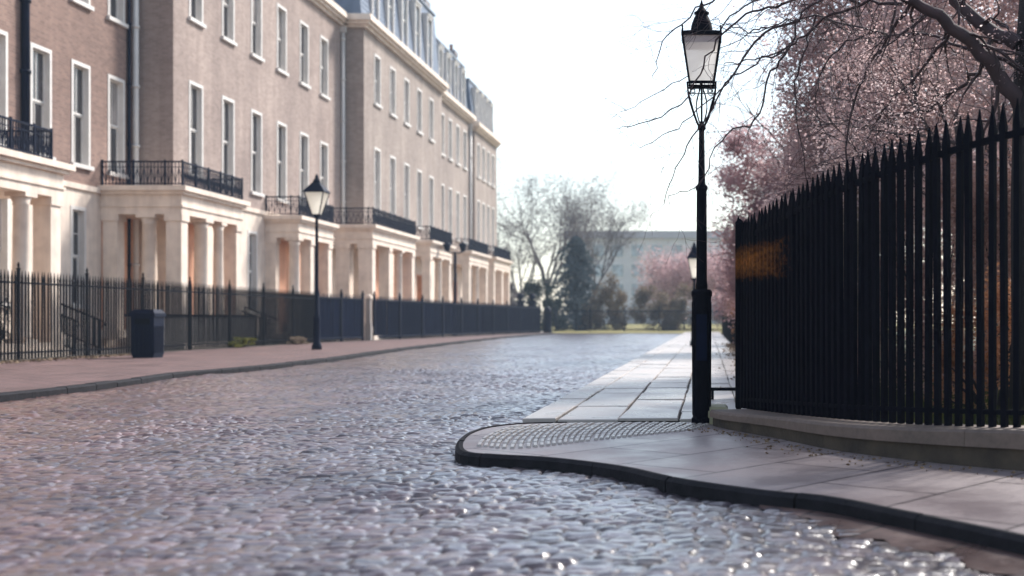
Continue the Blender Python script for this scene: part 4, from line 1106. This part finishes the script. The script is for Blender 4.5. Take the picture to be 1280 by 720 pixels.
# blossom trees inside the garden
def blossom(loc, H, r, label, mat, ell, nclump, leaves, size, csize, spreadr=.5, depth=4, trunk=.22):
    T = leafy_tree('blossom_tree', loc, H, r, label, 'tree', None, 0, 0, spreadr, depth, .03, 'bark_pale', (4, 5), trunk, 'pink trees in the garden')
    clump_crown(T, ell, nclump, leaves, size, M[mat], csize)
blossom((3.3, 14.5, .1), 6.5, .13, 'tall pink-mauve leafy tree filling the right side just behind the tall railings', 'leaf_pink',
        [(0, 0, 3.6, 1.7, 1.5, 2.2), (-.9, .5, 3.0, 1.0, 1.0, 2.0), (.6, 0, 5.6, 1.6, 1.4, 1.4), (-.4, .2, 5.6, 1.2, 1.0, 1.5)], 520, 92000, .05, (.18, .5))
blossom((2.5, 19.5, .1), 8.0, .14, 'slender pink-mauve tree reaching up behind the corner of the tall railings', 'leaf_pink',
        [(0, 0, 3.4, .95, 1.2, 2.4), (-.75, 0, 3.0, .75, .9, 2.3), (-.75, 0, 5.6, .75, .9, 2.3), (.3, 0, 6.0, 1.1, 1.2, 1.8), (.5, 0, 7.6, .9, 1, 1.2)], 520, 100000, .06, (.18, .5), .4)
blossom((2.0, 33.0, .1), 6.4, .15, 'dusky mauve bushy tree between the lamp post and the corner railings', 'leaf_mauve',
        [(0, 0, 3.2, 1.35, 1.6, 2.0), (.5, 0, 4.7, 1.0, 1.3, 1.5), (-.7, 0, 4.2, 1.0, 1.2, 2.3), (-1.15, 0, 1.9, .7, 1.0, 1.2), (1.6, .3, 4.2, 1.5, 1.5, 2.4)], 400, 85000, .085, (.25, .6), .5, 4, .15)
blossom((5.6, 22.5, .1), 8.0, .16, 'russet mauve tree deep in the garden at the right edge', 'leaf_russet',
        [(0, 0, 3.2, 1.8, 1.6, 2.2), (0, 0, 5.8, 2.0, 1.6, 2.0), (-1.4, 0, 4.5, 1.2, 1.2, 2.2)], 420, 66000, .068, (.25, .6), .6)
shrub('garden_shrub', (3.0, 11.6, .1), 1.2, .9, 2.6, 'russet shrub behind the tall railings at the right edge', 'shrub', M['leaf_russet'], 22000, .04, 'shrubs in the garden')
shrub('garden_shrub', (2.45, 12.9, .1), 1.0, .8, 2.5, 'dense russet shrub behind the middle of the tall railings', 'shrub', M['leaf_russet'], 20000, .045, 'shrubs in the garden')
shrub('garden_shrub', (1.75, 13.6, .1), .7, .9, 2.2, 'dark brown shrub behind the corner end of the tall railings', 'shrub', M['leaf_brown'], 16000, .05, 'shrubs in the garden')
shrub('garden_shrub', (2.35, 9.9, .1), .55, .5, 1.3, 'orange-leaved shrub seen through the railings at the right edge', 'shrub', M['leaf_orange'], 7000, .035, 'shrubs in the garden')
shrub('garden_shrub', (1.55, 42.0, .1), 1.0, 2.2, 2.7, 'pale orange shrub beyond the low railings beside the lamp post', 'shrub', M['leaf_orange'], 14000, .07, 'shrubs in the garden')
shrub('garden_shrub', (1.65, 62.0, .1), 1.1, 4, 2.0, 'brown shrub beyond the pale orange one, far along the right pavement', 'shrub', M['leaf_brown'], 9000, .10, 'shrubs in the garden')
shrub('garden_shrub', (2.1, 16.0, .1), .9, 1.6, 2.0, 'dark evergreen shrub hidden low behind the corner of the tall railings', 'shrub', M['leaf_dark'], 14000, .05, 'shrubs in the garden')
# grass in the garden
n = 26000; gx = RNG.uniform(.8, 6.0, n); gy = RNG.uniform(6.8, 16.0, n)
ok = gy > 10.9 - (gx - .4) * 2.1; ok &= ~((gx > 1.3) & (gy < 8.6 - (gx - 1.2)*.75)); gx, gy = gx[ok], gy[ok]; n = len(gx)
hh = RNG.uniform(.06, .16, n); an = RNG.uniform(0, 2*PI, n); w_ = .006; lx_ = RNG.normal(0, .03, n); ly_ = RNG.normal(0, .03, n)
b0 = np.stack([gx - np.cos(an)*w_, gy - np.sin(an)*w_, np.full(n, .11)], 1); b1 = np.stack([gx + np.cos(an)*w_, gy + np.sin(an)*w_, np.full(n, .11)], 1); b2 = np.stack([gx + lx_, gy + ly_, .11 + hh], 1)
tag(link('grass', np_mesh('grass', np.stack([b0, b1, b2], 1).reshape(-1, 3), np.arange(n*3).reshape(n, 3), M['grass'])), 'short green grass of the garden behind the tall railings', 'grass', kind='stuff')

# planting at the foot of the left railings
for (x, y, rx, ry, h, mt, lab) in ((-15.25, 39.4, .35, 1.1, .32, 'leaf_green', 'low yellow-green plant at the foot of the left railings, right of the bin'),
                                   (-15.2, 44.5, .3, .9, .26, 'leaf_brown', 'low brown plant at the foot of the railings near the slim lamp'),
                                   (-16.5, 47.5, .6, 1.2, .9, 'leaf_dark', 'small dark shrub behind the railings beside the second porch'),
                                   (-16.7, 28.2, .6, .9, 1.5, 'leaf_dark', 'dark bare-looking shrub behind the railings at the far left edge')):
    shrub('low_plant', (x, y, 0), rx, ry, h, lab, 'plant', M[mt], 2600, .05, 'plants along the left railings', .03)
n = 900; C = np.stack([RNG.uniform(-15.2, -13.9, n), RNG.uniform(24.5, 31.5, n), np.full(n, .012)], 1); C[:, 0] = -15.2 + np.abs(RNG.normal(0, .35, n))
lf = leaf_cloud('fallen_leaves', C, .07, M['litter'], None, .05); tag(lf, 'pale fallen leaves along the foot of the left railings', 'leaves', kind='stuff')
n = 1500; C = np.stack([RNG.uniform(.45, .95, n), RNG.uniform(14, 45, n), np.full(n, .034)], 1); C[:, 0] = .95 - np.abs(RNG.normal(0, .22, n))
lf = leaf_cloud('fallen_leaves', C, .06, M['litter'], None, .05); tag(lf, 'brown fallen leaves along the right edge of the flagged pavement', 'leaves', kind='stuff')

fp = [p for p in PO2 if p.x < 3.2]; n = 420; k = RNG.integers(0, len(fp), n)
C = np.array([[fp[i].x - .05, fp[i].y - .03, .007] for i in k]); q = np.abs(RNG.normal(0, .16, n)); C[:, 0] -= q*.75; C[:, 1] -= q*.65
lf = leaf_cloud('fallen_leaves', C, .026, M['litter'], None, .04); tag(lf, 'small leaf litter scattered along the foot of the stone plinth', 'leaves', kind='stuff')

# far end of the street
def bare_tree(loc, H, r, label, leaves=0):
    return leafy_tree('bare_tree', loc, H, r, label, 'tree', M['leaf_grey'], leaves, .15, .38, 5, .06, 'bark_far', (4, 5), .25, 'bare trees beyond the end of the street', .5)
bare_tree((-14.2, 106, .1), 16.5, .26, 'tallest bare winter tree beyond the end of the street', 7000)
bare_tree((-17.5, 112, .1), 13, .22, 'bare tree just right of the last house', 5000)
bare_tree((-11.0, 112, .1), 16, .22, 'bare tree rising behind the dark conifer', 6000)
bare_tree((-21.0, 120, .1), 11, .2, 'small bare tree partly hidden behind the last house', 2000)
T = thing('conifer', (-11.2, 102, .1), 'dark blue-green conifer at the end of the street', 'tree')
mb = MB(); mb.tube([(0, 0, -.1), (0, 0, 4), (.1, 0, 9)], [.2, .13, .02], 7); mb.build('trunk', M['bark'], T)
n = 10000; z = RNG.uniform(0, 1, n)**.9; lay = np.floor(z*13)/13; rad = 2.4*(1 - z)**.5*(.6 + .4*(1 - (z*13 - np.floor(z*13)))) + .15; a = RNG.uniform(0, 2*PI, n); lob = 1 + .35*np.sin(a*3 + lay*20) + .25*np.sin(a*5 + lay*50)
q = np.sqrt(RNG.uniform(.15, 1, n)); C = np.stack([np.cos(a)*rad*lob*q, np.sin(a)*rad*lob*q, (.3 + z*7.6) - q*rad*.25], 1); C[:, 2] = np.maximum(C[:, 2], .1)
leaf_cloud('crown', C, .26, M['leaf_conifer'], T)
specs = [(-16.6, 97, 2.6, 1.4, 4.6, 'leaf_grey', 'grey-brown bush beyond the navy fence end, left of the conifer'), (-13.4, 96, 2.2, 1.3, 4.0, 'leaf_dark', 'dark bush in front of the conifer, right of the round end post'),
         (-8.6, 101, 2.2, 1.6, 4.6, 'leaf_brown', 'brown bush just right of the conifer'), (-5.2, 103, 2.6, 1.6, 4.0, 'leaf_brown', 'wide brown bush in the middle of the street end'),
         (-1.9, 101, 2.2, 1.6, 3.9, 'leaf_brown', 'brown bush behind the near lamp post at the street end'), (1.8, 99, 2.2, 2, 4.2, 'leaf_mauve', 'mauve bush right of the near lamp post at the street end'), (-20.5, 101, 2.4, 1.6, 3.6, 'leaf_grey', 'grey bush beside the last house of the terrace')]
for (x, y, rx, ry, h, mt, lab) in specs: shrub('bush', (x, y, .05), rx, ry, h, lab, 'bush', M[mt], 9000, .18, 'bushes at the end of the street')
leafy_tree('blossom_tree', (-4.0, 118, .2), 9.0, .2, 'hazy reddish tree before the distant office building', 'tree', M['leaf_mauve'], 9000, .2, .5, 4, .03, 'bark_pale', (3, 5), .25, 'pink trees in the garden', .6)
leafy_tree('blossom_tree', (1.5, 112, .2), 9.0, .2, 'hazy reddish tree behind the near lamp post at the street end', 'tree', M['leaf_mauve'], 9000, .2, .5, 4, .03, 'bark_pale', (3, 5), .25, 'pink trees in the garden', .6)
leafy_tree('blossom_tree', (-.9, 117, .2), 9.5, .2, 'hazy reddish tree between the two others before the distant office building', 'tree', M['leaf_mauve'], 9000, .2, .5, 4, .03, 'bark_pale', (3, 5), .25, 'pink trees in the garden', .6)
# far blue fence
F5 = thing('park_railing', (-12.0, 94.5, 0), 'blue-black park railings across the end of the street', 'railing')
railing(F5, [V2(-12.0, 94.5), V2(4, 94.5)], lambda t: 1.75, lambda t: .0, .17, .05, .10, M['navy_iron'], 16, [(.1, (.03, .06)), (.9, (.03, .06))], .10)
# distant building
T = thing('office_building', (-14, 190, 0), 'pale distant flat-roofed office building beyond the trees', 'building')
m = MB(); m.box(-8, 0, 0, 40, 20, 13.8); m.build('wall', M['pale_panel'], T)
m = MB(); m.box(-8.5, -.5, 13.8, 40.5, 20.5, 15.0); m.build('roof', M['pale_roof'], T)
wm = MB(); wm.box(-.9, -.12, 0, .9, -.02, 1.9); wm_ = wm.mesh('window', M['pane_far'])
fm = MB(); fm.box(-1.0, -.06, -.1, 1.0, .0, 2.0); fm_ = fm.mesh('frame', M['white'])
for r_ in range(4):
    for c_ in range(15): w_o = link('window', wm_, T, (-6.5 + c_*3.1, 0, 1.6 + r_*3.1)); link('frame', fm_, w_o)

# ------------------------------------------------------------------ air
m = MB(); m.box(-390, -70, -1.4, 390, 430, 24)
hz = m.mesh('haze', []) if False else None
me = bpy.data.meshes.new('haze'); me.from_pydata(m.v, [], m.f); me.update()
hm = bpy.data.materials.new('hazy_air'); hm.use_nodes = True; nt = hm.node_tree
nt.nodes.remove(nt.nodes['Principled BSDF'])
pv = N(nt, 'ShaderNodeVolumePrincipled'); pv.inputs['Color'].default_value = (.62, .80, 1, 1); pv.inputs['Density'].default_value = .00055; pv.inputs['Anisotropy'].default_value = .25
nt.links.new(pv.outputs[0], nt.nodes['Material Output'].inputs['Volume'])
me.materials.append(hm); ho = link('haze', me); tag(ho, kind='stuff')

# ------------------------------------------------------------------ light, sky
EL, AZ = R(40), R(36)      # azimuth clockwise from the street direction (+y)
w = bpy.data.worlds.new('World'); scene.world = w; w.use_nodes = True; nt = w.node_tree
bg = nt.nodes['Background']; sky = N(nt, 'ShaderNodeTexSky', sky_type='NISHITA')
sky.sun_disc = False; sky.sun_elevation = EL; sky.sun_rotation = AZ; sky.air_density = 1.3; sky.dust_density = 1.0; sky.ozone_density = 2.5; sky.altitude = 0
hs = N(nt, 'ShaderNodeHueSaturation'); hs.inputs['Saturation'].default_value = .66; nt.links.new(sky.outputs[0], hs.inputs['Color']); nt.links.new(hs.outputs[0], bg.inputs[0]); bg.inputs[1].default_value = .11
sd = bpy.data.lights.new('sun', 'SUN'); sd.energy = 3.3; sd.angle = R(10); sd.color = (1, .95, .89)
so = bpy.data.objects.new('sun', sd); COL.objects.link(so)
to_sun = Vector((math.sin(AZ)*math.cos(EL), math.cos(AZ)*math.cos(EL), math.sin(EL)))
so.rotation_euler = to_sun.to_track_quat('Z', 'Y').to_euler(); so.location = (30, 30, 40)

# ------------------------------------------------------------------ camera
cd = bpy.data.cameras.new('camera'); co = bpy.data.objects.new('camera', cd); COL.objects.link(co)
co.location = (0, 0, .9); co.rotation_euler = (R(90), 0, 0)
cd.sensor_width = 36; cd.lens = 1500/1280*36; cd.shift_x = -245/1280; cd.shift_y = 40/1280
cd.clip_end = 2000; cd.clip_start = .05
cd.dof.use_dof = True; cd.dof.focus_distance = 10.2; cd.dof.aperture_fstop = 1.5
scene.camera = co

scene.view_settings.view_transform = 'Standard'; scene.view_settings.look = 'None'
scene.view_settings.exposure = 1.06; scene.view_settings.gamma = 1
scene.render.engine = 'CYCLES'
cy = scene.cycles
cy.use_denoising = True
try: cy.denoiser = 'OPENIMAGEDENOISE'
except Exception: pass
cy.max_bounces = 6; cy.diffuse_bounces = 4; cy.glossy_bounces = 3; cy.transparent_max_bounces = 16; cy.volume_bounces = 1
cy.caustics_reflective = False; cy.caustics_refractive = False; cy.sample_clamp_indirect = 6
